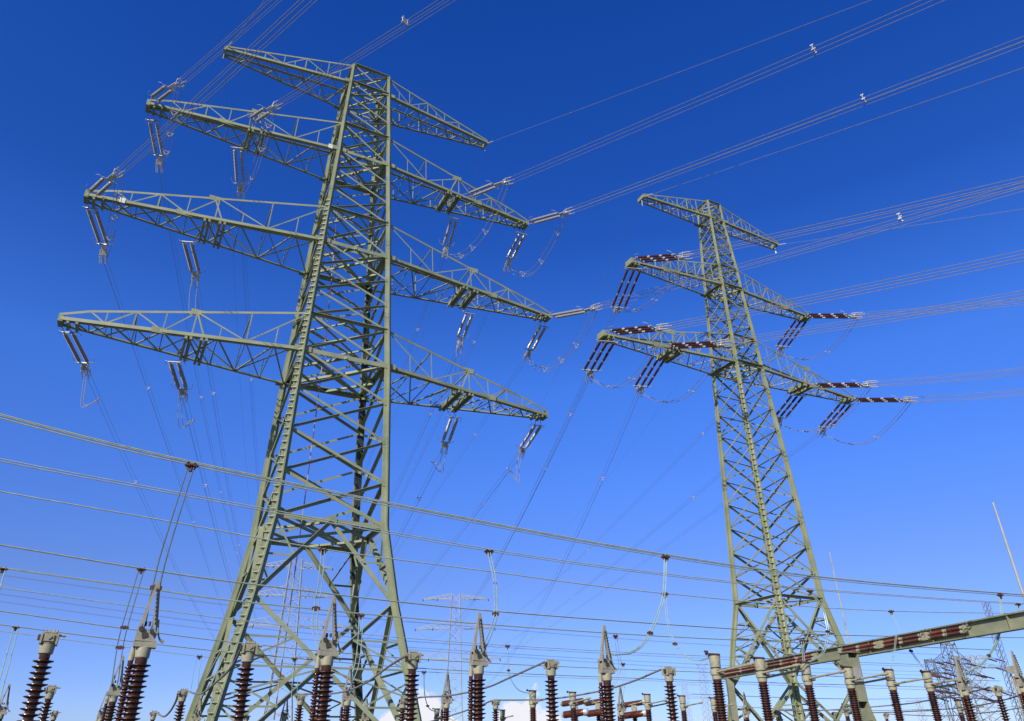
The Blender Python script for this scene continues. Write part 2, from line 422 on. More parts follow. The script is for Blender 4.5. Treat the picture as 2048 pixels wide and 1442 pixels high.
LT = Tower(); LT.c = V((-15.958, 59.357, 0)); LT.sc = 1.0
LT.h = {0: 7.4, 4.1: 6.62, 11.7: 5.12, 17.6: 4.25, 32.0: 3.72, 35.64: 3.52, 43.95: 3.16, 47.93: 2.98, 55.82: 2.58, 59.52: 2.45, 66.13: 2.11, 68.91: 2.0}
LT.levels = [(0.6, 11.7, 1, 'W'), (11.7, 17.6, 1, 'K'), (17.6, 32.0, 4, 'X'), (32.0, 35.64, 1, 'X'), (35.64, 43.95, 3, 'X'), (43.95, 47.93, 1, 'X'),
             (47.93, 55.82, 3, 'X'), (55.82, 59.52, 1, 'X'), (59.52, 66.13, 3, 'X'), (66.13, 68.91, 1, 'X')]
LT.nodes = [17.6, 21.2, 24.8, 28.4, 32, 35.64, 38.4, 41.2, 43.95, 47.93, 55.82, 59.52, 66.13, 68.9]
LT.horiz = [(17.6, .34), (32.0, .4), (35.64, .25), (43.95, .36), (47.93, .25), (55.82, .34), (59.52, .25), (66.13, .25), (68.91, .25)]
LT.arms = [(66.13, 68.7, 14.87, 'earth'), (55.82, 59.52, 20.07, 'line'), (43.95, 47.93, 22.52, 'line'), (32.0, 35.64, 21.61, 'line')]
LT.peak = .105; LT.tipd = .55
LT.pattern = {'line': ([.28, .52], [.17, .4, .75]), 'earth': ([.3, .62], [.45, .8])}
LT.nplan = {'line': 9, 'earth': 8}
LT.mids = {55.82: [.53], 43.95: [.5], 32.0: [.52]}
LT.peg = .6; LT.peg_top = 49
left_tower = build_tower(LT, 'transmission_tower', 'large sage green lattice pylon with four pairs of crossarms, on the left', G_PAINT,
    lambda z: .66 if z < 20 else .66 - (z - 20) / 49 * .26, lambda z: .27 if z < 18 else .22 - (z - 18) / 50 * .08, (.32, .22, .115))
RT_ = Tower(); RT_.c = V((21.739, 63.894, 0)); RT_.sc = .8
RT_.h = {0: 4.3, 4.0: 3.62, 9.3: 2.92, 12.48: 2.4, 34.0: 1.6, 37.04: 1.5, 43.01: 1.24, 45.43: 1.19, 51.92: .88, 54.12: .85}
RT_.levels = [(-.4, 6.2, 1, 'W'), (6.2, 12.48, 1, 'W'), (12.48, 34.0, 10, 'X'), (34.0, 37.04, 2, 'X'), (37.04, 43.01, 4, 'X'), (43.01, 45.43, 2, 'X'), (45.43, 51.92, 6, 'X'), (51.92, 54.12, 2, 'X')]
RT_.nodes = [12.48 + 2.152 * i for i in range(11)] + [37, 43, 45.4]
RT_.horiz = [(12.48, .2), (34.0, .28), (37.04, .15), (43.01, .25), (45.43, .15), (51.92, .16), (54.12, .15)]
RT_.arms = [(51.92, 54.0, 9.2, 'earth'), (43.01, 45.43, 11.64, 'line'), (34.0, 37.04, 15.61, 'line')]
RT_.peak = .12; RT_.tipd = .5
RT_.pattern = {'line': ([.25, .42, .6, .8], [.33, .51, .7]), 'earth': ([.35, .65], [.5, .8])}
RT_.nplan = {'line': 9, 'earth': 7}
RT_.mids = {34.0: [.5]}
RT_.peg = .5; RT_.peg_top = 32
right_tower = build_tower(RT_, 'transmission_tower', 'slimmer olive green lattice pylon seen corner-on, on the right', G_PAINT2,
    lambda z: .46 if z < 13 else .45 - (z - 13) / 41 * .25, lambda z: .19 if z < 12 else .14 - (z - 12) / 42 * .05, (.23, .14, .08))
# white number plates on the left pylon's arms
for zb, zt, Lt, sd, t in ((43.95, 0, 22.52, -1, .14), (55.82, 0, 20.07, -1, .95)):
    nb = corner(LT, 'NL', zb); tn = LT.c + Z * zb + A * (sd * Lt) - B * .55; p = tn.lerp(nb, t) - B * .09
    m = MB(); m.bar(p - A * .22, p + A * .22, .04, .5, up=Z); m.build('marker_plate', WHITE, left_tower)
# dark strip added over the rear right leg to make it read as shaded
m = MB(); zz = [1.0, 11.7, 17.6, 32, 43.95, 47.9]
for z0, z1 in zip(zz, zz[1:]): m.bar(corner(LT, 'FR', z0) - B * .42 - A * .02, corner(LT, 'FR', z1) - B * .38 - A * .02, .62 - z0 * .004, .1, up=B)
m.build('leg_shade_strip', LEG_SHADE, left_tower)
# steel box low on the rear leg
p = corner(LT, 'FR', 14.2) - B * .55 - A * .15; m = MB(); m.bar(p - Z * .55, p + Z * .55, .3, .1, up=B); m.build('cable_box', FIT, left_tower)

# ------------------------------------------------------------------ insulator strings
def tower_pt(T, zb, Ltip, sd, t, near):
    kN, kF = ('NR', 'FR') if sd > 0 else ('NL', 'FL')
    tip = T.c + Z * zb + A * (sd * Ltip)
    a_ = tip + B * (-T.tipd if near else T.tipd); b_ = corner(T, kN if near else kF, zb)
    return a_.lerp(b_, t) - Z * .15
def rod_profile(Lr, r, pitch):
    k = max(6, int(Lr / pitch)); pr = [(0, r * .5)]
    for i in range(k):
        t0 = Lr * i / k
        pr += [(t0 + .15 * Lr / k, r * .62), (t0 + .5 * Lr / k, r), (t0 + .8 * Lr / k, r * .62)]
    return pr + [(Lr, r * .5)]
def insulator_string(S, R0, R1, E, label, group, nrod, segs, rad, sep, m_rod, fit=1.0):
    """S attachment on the arm, rods from R0 to R1, fittings to E."""
    root = thing('insulator_string', label, 'insulator', S, 0, group, world=True)
    d = (R1 - R0).normalized(); side = d.cross(Z).normalized(); upn = side.cross(d)
    Lr = (R1 - R0).length
    for i in range(nrod):
        o = side * ((i - (nrod - 1) / 2) * sep)
        m = MB(); gap = .3 if segs > 1 else 0
        sl = (Lr - gap * (segs - 1)) / segs
        for k in range(segs):
            m.lathe(R0 + o + d * (k * (sl + gap)), d, rod_profile(sl, rad, .14), 10)
        rod = m.build('rod', m_rod, root, smooth=True)
        for k in range(segs + 1):
            e = MB()
            t = 0 if k == 0 else k * (sl + gap) - gap
            p = R0 + o + d * t
            if k == 0: e.lathe(p - d * .16, d, [(0, rad * .5), (.16, rad * .55)], 8)
            elif k == segs: e.lathe(p, d, [(0, rad * .6), (.2, rad * .5)], 8)
            else: e.lathe(p, d, [(0, rad * .6), (gap * .5, rad * .8), (gap, rad * .6)], 8)
            e.build('end_cap', FIT, rod)
    m = MB()
    w_ = sep * (nrod - 1) / 2 + .15
    m.bar(R0 - d * .2 - side * w_, R0 - d * .2 + side * w_, .12, .06)
    for i in range(nrod):
        o = side * ((i - (nrod - 1) / 2) * sep); m.tube([S + o * .8, R0 + o - d * .1], .035, 5)
    for x in (-1, 1):
        b_ = R0 - d * .2 + side * (x * w_); m.tube(smooth_path([b_, b_ + side * x * .25 + upn * .1, b_ + side * x * .32 + upn * .2 + d * .6], 4), .022, 5)
    m.build('link', STEEL, root)
    m = MB()
    q = R1 + d * .3
    m.bar(q - side * w_, q + side * w_, .16, .07)
    m.bar(q, E - (E - q) * .25, .34, .07, w2=.5)
    d2 = (E - q).normalized(); s2 = d2.cross(Z).normalized(); u2 = s2.cross(d2)
    for x in (-1, 1):
        for y in (-1, 1):
            o = s2 * (x * .24) + u2 * (y * .22)
            m.tube([E - d2 * .75 + o * .8, E + o], .055, 6)
            m.tube([E + o, E + o + d2 * .5 * fit], .045, 6)
    m.tube([E - d2 * .3 - s2 * .3 - u2 * .25, E - d2 * .3 + s2 * .3 - u2 * .25, E - d2 * .3 + s2 * .3 + u2 * .25, E - d2 * .3 - s2 * .3 + u2 * .25, E - d2 * .3 - s2 * .3 - u2 * .25], .035, 5)
    for x in (-1, 1):          # arcing horns
        b_ = q + side * (x * w_)
        m.tube(smooth_path([b_, b_ + side * x * .3 + upn * .1 - d * .1, b_ + side * x * .4 + upn * .2 - d * .5], 4), .022, 5)
    m.build('yoke', FIT, root)
    return root
def parabola(P, Q, mid_pt=None, sag=0.0, n=40):
    """Hanging wire from P to Q; mid_pt: a point it passes through in the same vertical plane."""
    h = V((Q.x - P.x, Q.y - P.y, 0)); Lh = h.length; h.normalize()
    if mid_pt is not None:
        s_ = (mid_pt - P).dot(h) / Lh
        zl = P.z + (Q.z - P.z) * s_
        k = (zl - mid_pt.z) / max(1e-3, s_ * (1 - s_))
    else: k = sag * 4
    out = []
    for i in range(n + 1):
        t = i / n; tt = t * t * .5 + t * .5
        p = P.lerp(Q, tt); p.z -= k * tt * (1 - tt); out.append(p)
    return out
def bundle(pts, name, label, cat, group, m_, r, nsub, sp, spacers=(), fit=FIT, vertical=True):
    root = thing(name, label, cat, pts[0], 0, group, world=True)
    d = (pts[-1] - pts[0]); d.z = 0; d.normalize(); side = d.cross(Z)
    offs = {1: [(0, 0)], 2: [(-.5, 0), (.5, 0)], 3: [(-.5, .4), (.5, .4), (0, -.4)], 4: [(-.5, -.5), (.5, -.5), (-.5, .5), (.5, .5)]}[nsub]
    for x, y in offs:
        m = MB(); m.tube([p + side * (x * sp) + Z * (y * sp) for p in pts], r, 5)
        m.build('wire', m_, root, smooth=True)
    for p in spacers:
        m = MB(); c = [p + side * (x * sp) + Z * (y * sp) for x, y in offs]
        for i in range(len(c)):
            for j in range(i): m.bar(c[i], c[j], .05, .05)
            m.bar(c[i] - d * .12, c[i] + d * .12, .08, .08)
        m.build('spacer', fit, root)
    return root
def sample(pts, t): return pts[int(round(t * (len(pts) - 1)))]

# far pylons the lines run on to
def far_tower(px, py, d, H, levels, wtop, wbot, rz, label, m_, arms_depth=.8, strings=True, group=None, leg=.22, nm='distant_pylon', wmid=None, npan=16):
    topp = at(px, py, d); base = V((topp.x, topp.y, 0)); H = topp.z
    a_ = V((math.cos(rz), math.sin(rz), 0)); b_ = V((-math.sin(rz), math.cos(rz), 0))
    root = thing(nm, label, 'pylon', base, 0, group, world=True)
    tab = {0: wbot / 2, H * .3: (wmid or (wbot * .5 + wtop * .5)) / 2, H: wtop / 2}
    def cr(i, z): h = interp(tab, z); return base + Z * z + a_ * (h * (1, 1, -1, -1)[i]) + b_ * (h * (1, -1, -1, 1)[i])
    m = MB()
    for i in range(4):
        zz = sorted(tab)
        for z0, z1 in zip(zz, zz[1:]): m.bar(cr(i, z0), cr(i, z1), leg, leg)
    zl = [H * (1 - (1 - k / npan) ** 1.0) for k in range(npan + 1)]
    for z0, z1 in zip(zl, zl[1:]):
        for i in range(4):
            j = (i + 1) % 4; m.bar(cr(i, z0), cr(j, z1), leg * .5, leg * .5); m.bar(cr(j, z0), cr(i, z1), leg * .5, leg * .5)
    m.build('tower_body', m_, root)
    tips = []
    for fr, half, hh in levels:
        z = H * fr
        for sd in (-1, 1):
            m = MB(); h = interp(tab, z); tip = base + Z * z + a_ * (sd * half)
            n_, f_ = base + Z * z + a_ * (sd * h) - b_ * h, base + Z * z + a_ * (sd * h) + b_ * h
            for e in (n_, f_):
                m.bar(e, tip, leg * .75, leg * .75); m.bar(e + Z * hh, tip + Z * .2, leg * .55, leg * .55)
                for k in range(6):
                    p0, p1 = e.lerp(tip, k / 6), (e + Z * hh).lerp(tip + Z * .2, (k + 1) / 6); m.bar(p0, p1, leg * .4, leg * .4)
            for k in range(5): m.bar(n_.lerp(tip, k / 5), f_.lerp(tip, (k + 1) / 5), leg * .4, leg * .4)
            m.build('crossarm', m_, root); tips.append(tip)
            if strings and fr < .97:
                for t in (.0, .5):
                    s_ = MB()
                    q = tip.lerp(n_, t); s_.lathe(q, V((b_.x * -1, b_.y * -1, -.35)), [(0, .08), (.1, .2), (3.6, .2), (3.7, .08)], 6)
                    s_.build('insulator', BROWN2, root)
    return root, tips
ft1, tips1 = far_tower(594, 1118, 250, 60, [(.955, 12.0, 2.2), (.80, 13.0, 3), (.645, 19.0, 3.2), (.49, 17, 3.2)], 3.6, 11, ARM - R(14), 'grey far off pylon seen between the legs of the large pylon', FAR, leg=.26, wmid=7)
ft2, tips2 = far_tower(912, 1188, 300, 60, [(.965, 13.0, 2.0), (.775, 15.6, 2.8), (.585, 17.6, 3)], 3.2, 9, R(4), 'grey far off three-armed pylon right of the large pylon', FAR, leg=.26, wmid=6.2)

STR_T = 'twin grey rod tension strings on the large pylon'
# name, zb, tip half length, side, t along arm, psi far, rods/ends far, psi near, near rods/ends, near edge px, far pass px
L4, L3, L2 = (55.82, 20.07), (43.95, 22.52), (32.0, 21.61)
PN = R(-42)
spec = [
 # lvl, side, t, far(psi, r0, r1, e), near(r0, r1, e, [cable pixels]), far pass pixel, far tip index, words
 (L4, -1, .02, (100, (306, 245), (318, 306), (319, 335)), ((312, 196), (336, 178), (362, 165), (545, 0)), (402, 795), (2, "the left tip of the large pylon's second crossarm")),
 (L4, -1, .52, (100, (476, 300), (480, 362), (482, 388)), ((508, 238), (532, 222), (555, 210), (885, 0)), (502, 760), (2, "the middle of the large pylon's left second crossarm")),
 (L4, 1, .50, (112, (908, 440), (894, 486), (890, 508)), ((945, 388), (985, 372), (1018, 362), (1850, 0)), (835, 660), (3, "the middle of the large pylon's right second crossarm")),
 (L4, 1, .02, (112, (1044, 470), (1022, 512), (1014, 535)), ((1068, 443), (1115, 430), (1140, 422), (2048, 75)), (948, 685), (3, "the right tip of the large pylon's second crossarm")),
 (L3, -1, .02, (100, (184, 420), (206, 484), (207, 516)), ((190, 384), (214, 362), (238, 345), (610, 0)), (296, 777), (4, "the left tip of the large pylon's third crossarm")),
 (L3, -1, .49, (100, (376, 487), (390, 540), (391, 560)), None, (426, 788), (4, "the middle of the large pylon's left third crossarm")),
 (L3, 1, .49, (112, (938, 630), (923, 670), (919, 695)), None, (860, 830), (5, "the middle of the large pylon's right third crossarm")),
 (L3, 1, .02, (112, (1085, 655), (1062, 696), (1053, 716)), ((1110, 632), (1165, 622), (1195, 614), (2048, 365)), (950, 870), (5, "the right tip of the large pylon's third crossarm")),
 (L2, -1, .02, (100, (138, 668), (166, 722), (172, 745)), None, (270, 965), (6, "the left tip of the large pylon's lowest crossarm")),
 (L2, -1, .53, (100, (349, 727), (364, 774), (367, 792)), None, (410, 972), (6, "the middle of the large pylon's left lowest crossarm")),
 (L2, 1, .53, (112, (908, 838), (893, 880), (889, 898)), None, (838, 998), (7, "the middle of the large pylon's right lowest crossarm")),
 (L2, 1, .02, (112, (1075, 853), (1048, 893), (1042, 908)), None, (965, 1010), (7, "the right tip of the large pylon's lowest crossarm")),
]
JP = { # jumper pixels between the far string end and the near string end
 0: [(333, 300), (345, 235)], 1: [(498, 370), (522, 300), (540, 240)], 2: [(915, 515), (945, 497), (980, 450)], 3: [(1030, 546), (1065, 545), (1100, 497), (1128, 440)],
 4: [(220, 470), (234, 400)], 7: [(1075, 737), (1105, 735), (1140, 705), (1165, 675)]}
LEGS = {5: [(386, 585), (384, 628)], 6: [(916, 740), (914, 772)], 8: [(168, 775), (166, 812), (196, 800)], 9: [(360, 815), (364, 855), (384, 842)], 10: [(884, 930), (882, 945), (868, 925)], 11: [(1036, 935), (1035, 962), (1018, 938)]}
def path_px(p0, pts, p1):
    d0, d1 = depth(p0), depth(p1); k = len(pts) + 1
    return [p0] + [at(x, y, d0 + (d1 - d0) * (i + 1) / k) for i, (x, y) in enumerate(pts)] + [p1]
for i, (lv, sd, t, far, near, passpx, (tipi, words)) in enumerate(spec):
    S = tower_pt(LT, lv[0], lv[1], sd, t, False); ps = R(far[0])
    r0, r1, e = (onplane(*q, S, ps) for q in far[1:])
    insulator_string(S, r0, r1, e, f'twin grey insulator rods leading away from {words}', STR_T, 2, 1, .165, .62, ROD)
    tip = tips1[tipi] if i not in (1, 5, 9, 2, 6, 10) else tips1[tipi].lerp(ft1.location + Z * tips1[tipi].z, .5)
    az_ = math.atan2(tip.y - e.y, tip.x - e.x); mp = onplane(*passpx, e, az_)
    pts = parabola(e, tip, mp, n=60)
    bundle(pts, 'conductor_bundle', f'dark wire bundle running away from {words}', 'power line', 'conductors leaving the large pylon for the far one', ALU_D, .0115, 3, .4, [mp, sample(pts, .55), sample(pts, .75)])
    if near:
        S2 = tower_pt(LT, lv[0], lv[1], sd, t, True)
        q0, q1, qe = (onplane(*q, S2, PN) for q in near[:3]); Q = onplane(*near[3], S2, PN)
        insulator_string(S2, q0, q1, qe, f'twin grey insulator rods reaching forward from {words}', STR_T, 2, 1, .165, .62, ROD)
        h = (Q - qe); far_q = Q + h * .9
        pts = parabola(qe, far_q, Q + Z * 0.0, n=60)
        pts = parabola(qe, far_q, sag=0.3, n=60)
        sp = [qe.lerp(far_q, .0)]
        spx = {1: (810, 42), 2: (1627, 98), 3: (1727, 197), 7: (1800, 435)}.get(i)
        spc = [onplane(*spx, S2, PN)] if spx else []
        bundle(pts, 'conductor_bundle', f'grey four-wire bundle rising overhead from {words}', 'power line', 'conductors coming overhead from the large pylon', ALU, .021, 4, .45, spc)
        if i in JP:
            pp = smooth_path(path_px(e, JP[i], qe), 8)
            bundle(pp, 'jumper_cable', f'slack jumper loop at {words}', 'cable', 'jumper loops on the large pylon', ALU, .022, 3, .6, [sample(pp, .3), sample(pp, .5), sample(pp, .7)])
    elif i in LEGS:
        l_ = LEGS[i]; pp = [e] + [at(x, y, depth(e)) for x, y in l_]
        pp = smooth_path(pp, 6)
        bundle(pp, 'jumper_cable', f'bright jumper tail hanging below {words}', 'cable', 'jumper loops on the large pylon', FIT, .03, 2, .55, [pp[-1]])

R4, R2 = (43.01, 11.64), (34.0, 15.61)
PR = R(-46)
STR_R = 'triple dark brown segmented strings on the slim pylon'
rspec = [
 (R4, -1, .03, (100, (1268, 540), (1238, 612), (1232, 622)), ((1283, 519), (1350, 514), (1374, 511), (2048, 355)), (1140, 830), (2, "the left tip of the slim pylon's middle crossarm")),
 (R4, 1, .03, (100, (1602, 642), (1566, 690), (1560, 704)), ((1622, 632), (1692, 632), (1718, 631), (2048, 597)), (1405, 868), (3, "the right tip of the slim pylon's middle crossarm")),
 (R2, -1, .03, (100, (1214, 685), (1183, 738), (1179, 754)), ((1232, 664), (1304, 657), (1330, 655), (2048, 502)), (1090, 940), (4, "the left tip of the slim pylon's lowest crossarm")),
 (R2, -1, .5, (100, (1318, 715), (1284, 770), (1279, 784)), ((1350, 692), (1428, 688), (1452, 686), (2048, 582)), (1205, 958), (4, "the middle of the slim pylon's left lowest crossarm")),
 (R2, 1, .5, (100, (1594, 793), (1562, 832), (1556, 848)), ((1640, 771), (1716, 770), (1744, 768), (2048, 735)), (1386, 996), (5, "the middle of the slim pylon's right lowest crossarm")),
 (R2, 1, .03, (100, (1690, 810), (1652, 852), (1642, 866)), ((1716, 800), (1794, 800), (1824, 799), (2048, 778)), (1480, 985), (5, "the right tip of the slim pylon's lowest crossarm")),
]
JR = [[(1265, 622), (1295, 610), (1335, 575)], [(1595, 718), (1640, 712), (1680, 682)], [(1212, 773), (1250, 767), (1288, 730)], [(1320, 803), (1365, 796), (1412, 750)], [(1600, 862), (1645, 858), (1697, 825)], [(1690, 886), (1735, 885), (1782, 848)]]
for i, (lv, sd, t, far, near, passpx, (tipi, words)) in enumerate(rspec):
    S = tower_pt(RT_, lv[0], lv[1], sd, t, False); ps = R(far[0])
    r0, r1, e = (onplane(*q, S, ps) for q in far[1:])
    insulator_string(S, r0, r1, e, f'triple brown insulator string leading away from {words}', STR_R, 3, 3, .125, .62, BROWN2)
    tip = tips2[tipi] if i not in (3, 4) else tips2[tipi].lerp(ft2.location + Z * tips2[tipi].z, .5)
    az_ = math.atan2(tip.y - e.y, tip.x - e.x); mp = onplane(*passpx, e, az_)
    pts = parabola(e, tip, mp, n=60)
    bundle(pts, 'conductor_bundle', f'dark wire bundle running away from {words}', 'power line', 'conductors leaving the slim pylon for the far one', ALU_D, .011, 3, .4, [mp, sample(pts, .5)])
    S2 = tower_pt(RT_, lv[0], lv[1], sd, t, True)
    q0, q1, qe = (onplane(*q, S2, PR) for q in near[:3]); Q = onplane(*near[3], S2, PR)
    insulator_string(S2, q0, q1, qe, f'brown insulator string reaching right from {words}', STR_R, 3, 3, .125, .5, BROWN2)
    pts = parabola(qe, Q + (Q - qe) * .7, sag=0.3, n=50)
    bundle(pts, 'conductor_bundle', f'pale four-wire bundle leaving right from {words}', 'power line', 'conductors coming overhead from the slim pylon', ALU, .021, 4, .45)
    pp = smooth_path(path_px(e, JR[i], qe), 8)
    bundle(pp, 'jumper_cable', f'slack jumper loop at {words}', 'cable', 'jumper loops on the slim pylon', ALU, .024, 2, .5, [sample(pp, .3), sample(pp, .6)])
# earth wires
for (T, zb, Lt, sd, psi, px1, words, fartip) in (
    (LT, 66.13, 14.87, 1, PN, (1735, 0), "the right tip of the large pylon's topmost arm", tips1[1]),
    (LT, 66.13, 14.87, -1, PN, (528, 0), "the left tip of the large pylon's topmost arm", tips1[0]),
    (RT_, 51.92, 9.2, 1, PR, (2048, 415), "the right tip of the slim pylon's topmost arm", tips2[1]),
    (RT_, 51.92, 9.2, -1, PR, (2048, 132), "the left tip of the slim pylon's topmost arm", tips2[0])):
    S = T.c + Z * (zb + .1) + A * (sd * Lt); Q = onplane(*px1, S, psi)
    root = thing('earth_wire', f'single earth wire rising overhead from {words}', 'power line', S, 0, 'earth wires', world=True)
    m = MB(); m.tube(parabola(S, Q + (Q - S) * .6, sag=.15, n=40), .02, 5); m.build('wire', ALU, root, smooth=True)
    d = (Q - S).normalized(); m = MB(); m.tube([S, S + d * 1.4], .06, 6); m.tube([S - Z * .1, S - Z * 1.1], .04, 6); m.build('fitting', FIT, root)
    root = thing('earth_wire', f'thin earth wire running away from {words}', 'power line', S, 0, 'earth wires', world=True)
    m = MB(); m.tube(parabola(S, fartip, sag=6, n=50), .012, 5); m.build('wire', ALU_D, root, smooth=True)

# striped cable inside the large pylon
m = MB()
pp = [at(676, 400, 78), at(655, 640, 70), at(608, 1010, 62), at(548, 1440, 57)]
m.tube(smooth_path(pp, 12), .045, 6)
tag(m.build('marker_cable', REDW, None, smooth=True), 'red and white striped cable hanging inside the large pylon', 'cable')

# ------------------------------------------------------------------ substation equipment prototypes (local x runs along the row)
def sheds(Lr, core, big, small, pitch):
    pr = [(0, core * 1.1)]; t = .12; i = 0
    pr.append((t, core * 1.05))
    while t + pitch < Lr - .05:
        rr = big if i % 2 == 0 else small
        pr += [(t + pitch * .20, core), (t + pitch * .30, rr * .985), (t + pitch * .38, rr), (t + pitch * .46, rr * .97), (t + pitch * .78, core * 1.02)]
        t += pitch; i += 1
    return pr + [(Lr - .04, core * 1.05), (Lr, core * 1.1)]
def stand(root, z, h, half=.16):
    m = MB()
    for x in (-half, half):
        for y in (-half, half): m.bar((x, y, -h), (x * .9, y * .9, z), .07, .07)
    k = 0; zz = -h
    while zz < z - .5:
        for (x, y), (x2, y2) in (((-1, -1), (1, -1)), ((1, 1), (-1, 1)), ((-1, 1), (-1, -1)), ((1, -1), (1, 1))):
            m.bar((x * half, y * half, zz), (x2 * half, y2 * half, zz + .5), .035, .035)
        zz += .5
    m.bar((-.3, 0, z - .04), (.3, 0, z - .04), .6, .06)
    m.build('support_stand', STEEL, root)
INS_L = 2.2
def neck_insulator(root, name, length, core, big, small, pitch, x=0, y=0, top=0, n=22, m_=None):
    m = MB(); m.lathe((x, y, top), (0, 0, -1), sheds(length, core, big, small, pitch), n)
    return m.build(name, m_ or BROWN, root, smooth=True)
ROW = ARM
def make_post():
    r = thing('post_insulator', 'x', 'post insulator', group='x')
    neck_insulator(r, 'porcelain_stack', INS_L, .105, .215, .205, .122, top=-.42)
    stand(r, -.42 - INS_L, 4.3)
    m = MB(); m.lathe((0, 0, -.44), Z, [(0, .125), (.02, .15), (.2, .16), (.205, .135), (.24, .15), (.26, .15)], 18); m.build('cap', CAP, r, smooth=True)
    m = MB()
    YY = V((0, 1, 0))
    m.bar((0, 0, -.2), (0, 0, .0), .25, .26, up=YY, w2=.29); m.bar((-.155, 0, -.22), (-.15, 0, .0), .04, .34, up=YY); m.bar((.165, 0, -.24), (.17, 0, .02), .04, .36, up=YY)
    m.bar((0, -.15, -.17), (0, -.15, -.03), .2, .04, up=YY); m.bar((-.02, -.18, -.12), (.05, -.18, -.06), .05, .03, up=YY)
    for x in (-.1, -.02, .07, .13): m.lathe((x, 0.03, .0), Z, [(0, .022), (.09, .022)], 6)
    m.bar((-.12, 0, .035), (.12, 0, .035), .16, .03)
    hd = m.build('clamp_head', CAP, r)
    m = MB(); m.lathe((.16, .0, -.03), (1, .1, .05), [(0, .022), (.1, .022), (.1, .032), (.16, .032)], 8); m.build('terminal_pin', CAP, hd)
    m = MB(); m.bar((-.2, -.06, -.15), (-.2, -.06, -.03), .06, .10, up=V((0, 1, 0))); m.build('cable_socket', DARK, hd)
    return r
def make_disconnector():
    r = thing('pantograph_disconnector', 'x', 'disconnector', group='x')
    neck_insulator(r, 'porcelain_stack', INS_L, .125, .235, .205, .112, top=-.24)
    neck_insulator(r, 'drive_insulator', INS_L - .02, .055, .105, .09, .075, x=-.22, y=.06, top=-.30, n=14)
    stand(r, -.24 - INS_L, 4.05, .2)
    m = MB(); m.lathe((0, 0, -.25), Z, [(0, .14), (.02, .16), (.22, .165), (.25, .15)], 18); m.lathe((-.22, .06, -.3), Z, [(0, .07), (.1, .07), (.3, .04)], 10); m.build('cap', CAP, r, smooth=True)
    m = MB()      # cast frame: base, cheeks with a window, top bolts
    m.bar((-.24, 0, .06), (.26, 0, .04), .3, .13)
    m.quadbox([V(p) for p in ((-.24, -.15, .1), (-.24, -.10, .1), (.24, -.10, .1), (.24, -.15, .1), (-.21, -.15, .42), (-.21, -.10, .42), (.02, -.10, .38), (.02, -.15, .38))])
    m.quadbox([V(p) for p in ((-.24, .10, .1), (-.24, .15, .1), (.24, .15, .1), (.24, .10, .1), (-.21, .10, .42), (-.21, .15, .42), (.02, .15, .38), (.02, .10, .38))])
    m.bar((-.1, 0, .12), (-.1, 0, .3), .16, .18, up=V((0, 1, 0))); m.bar((.14, 0, .12), (.2, 0, .34), .08, .16, up=V((0, 1, 0)))
    fr = m.build('head_casting', CASTG, r)
    m = MB(); m.lathe((-.14, -.2, .38), (0, 1, 0), [(0, .06), (.4, .06)], 10); m.lathe((.1, -.19, .32), (0, 1, 0), [(0, .05), (.38, .05)], 10)
    m.bar((-.1, -.16, .22), (.02, -.16, .26), .02, .1); m.lathe((.02, -.05, .46), Z, [(0, .03), (.1, .03)], 6); m.lathe((-.06, .03, .47), Z, [(0, .03), (.1, .03)], 6)
    m.build('hinge_pin', DARK, fr)
    top = V((.02, 0, 1.52))
    m = MB(); m.bar((-.18, 0, .36), top, .09, .12, up=V((0, 1, 0)), w2=.05, h2=.06); m.bar((-.19, -.05, .36), (-.16, -.05, .52), .06, .1, up=V((0, 1, 0))); m.build('lower_arm', CASTG, r)
    m = MB()
    m.bar((.13, -.06, .40), top + V((.02, -.02, -.02)), .05, .05, up=V((0, 1, 0))); m.bar((.13, .06, .40), top + V((.02, .02, -.02)), .05, .05, up=V((0, 1, 0)))
    m.bar((.2, 0, .36), top + V((.035, 0, -.03)), .04, .09, up=V((0, 1, 0)), h2=.05)
    ua = m.build('upper_arm', CASTG, r)
    m = MB()
    for k in range(9):  # dark blocks added on the arm, standing in for its dark perforations
        t = .12 + .085 * k; p = V((.165, -.07, .4)).lerp(top + V((0, -.05, 0)), t); m.bar(p - V((.012, 0, .03)), p + V((.0, 0, .03)), .035, .09, up=V((0, 1, 0)))
    m.build('dark_perforations', DARK, ua)
    m = MB(); m.tube(smooth_path([(.2, -.03, .62), (.23, -.03, .38), (.29, -.03, .2), (.36, -.03, .13)], 5), .022, 6); m.lathe((.33, -.03, .16), (1, 0, -.7), [(0, .035), (.09, .035)], 8); m.build('contact_arm', CASTG, r)
    return r
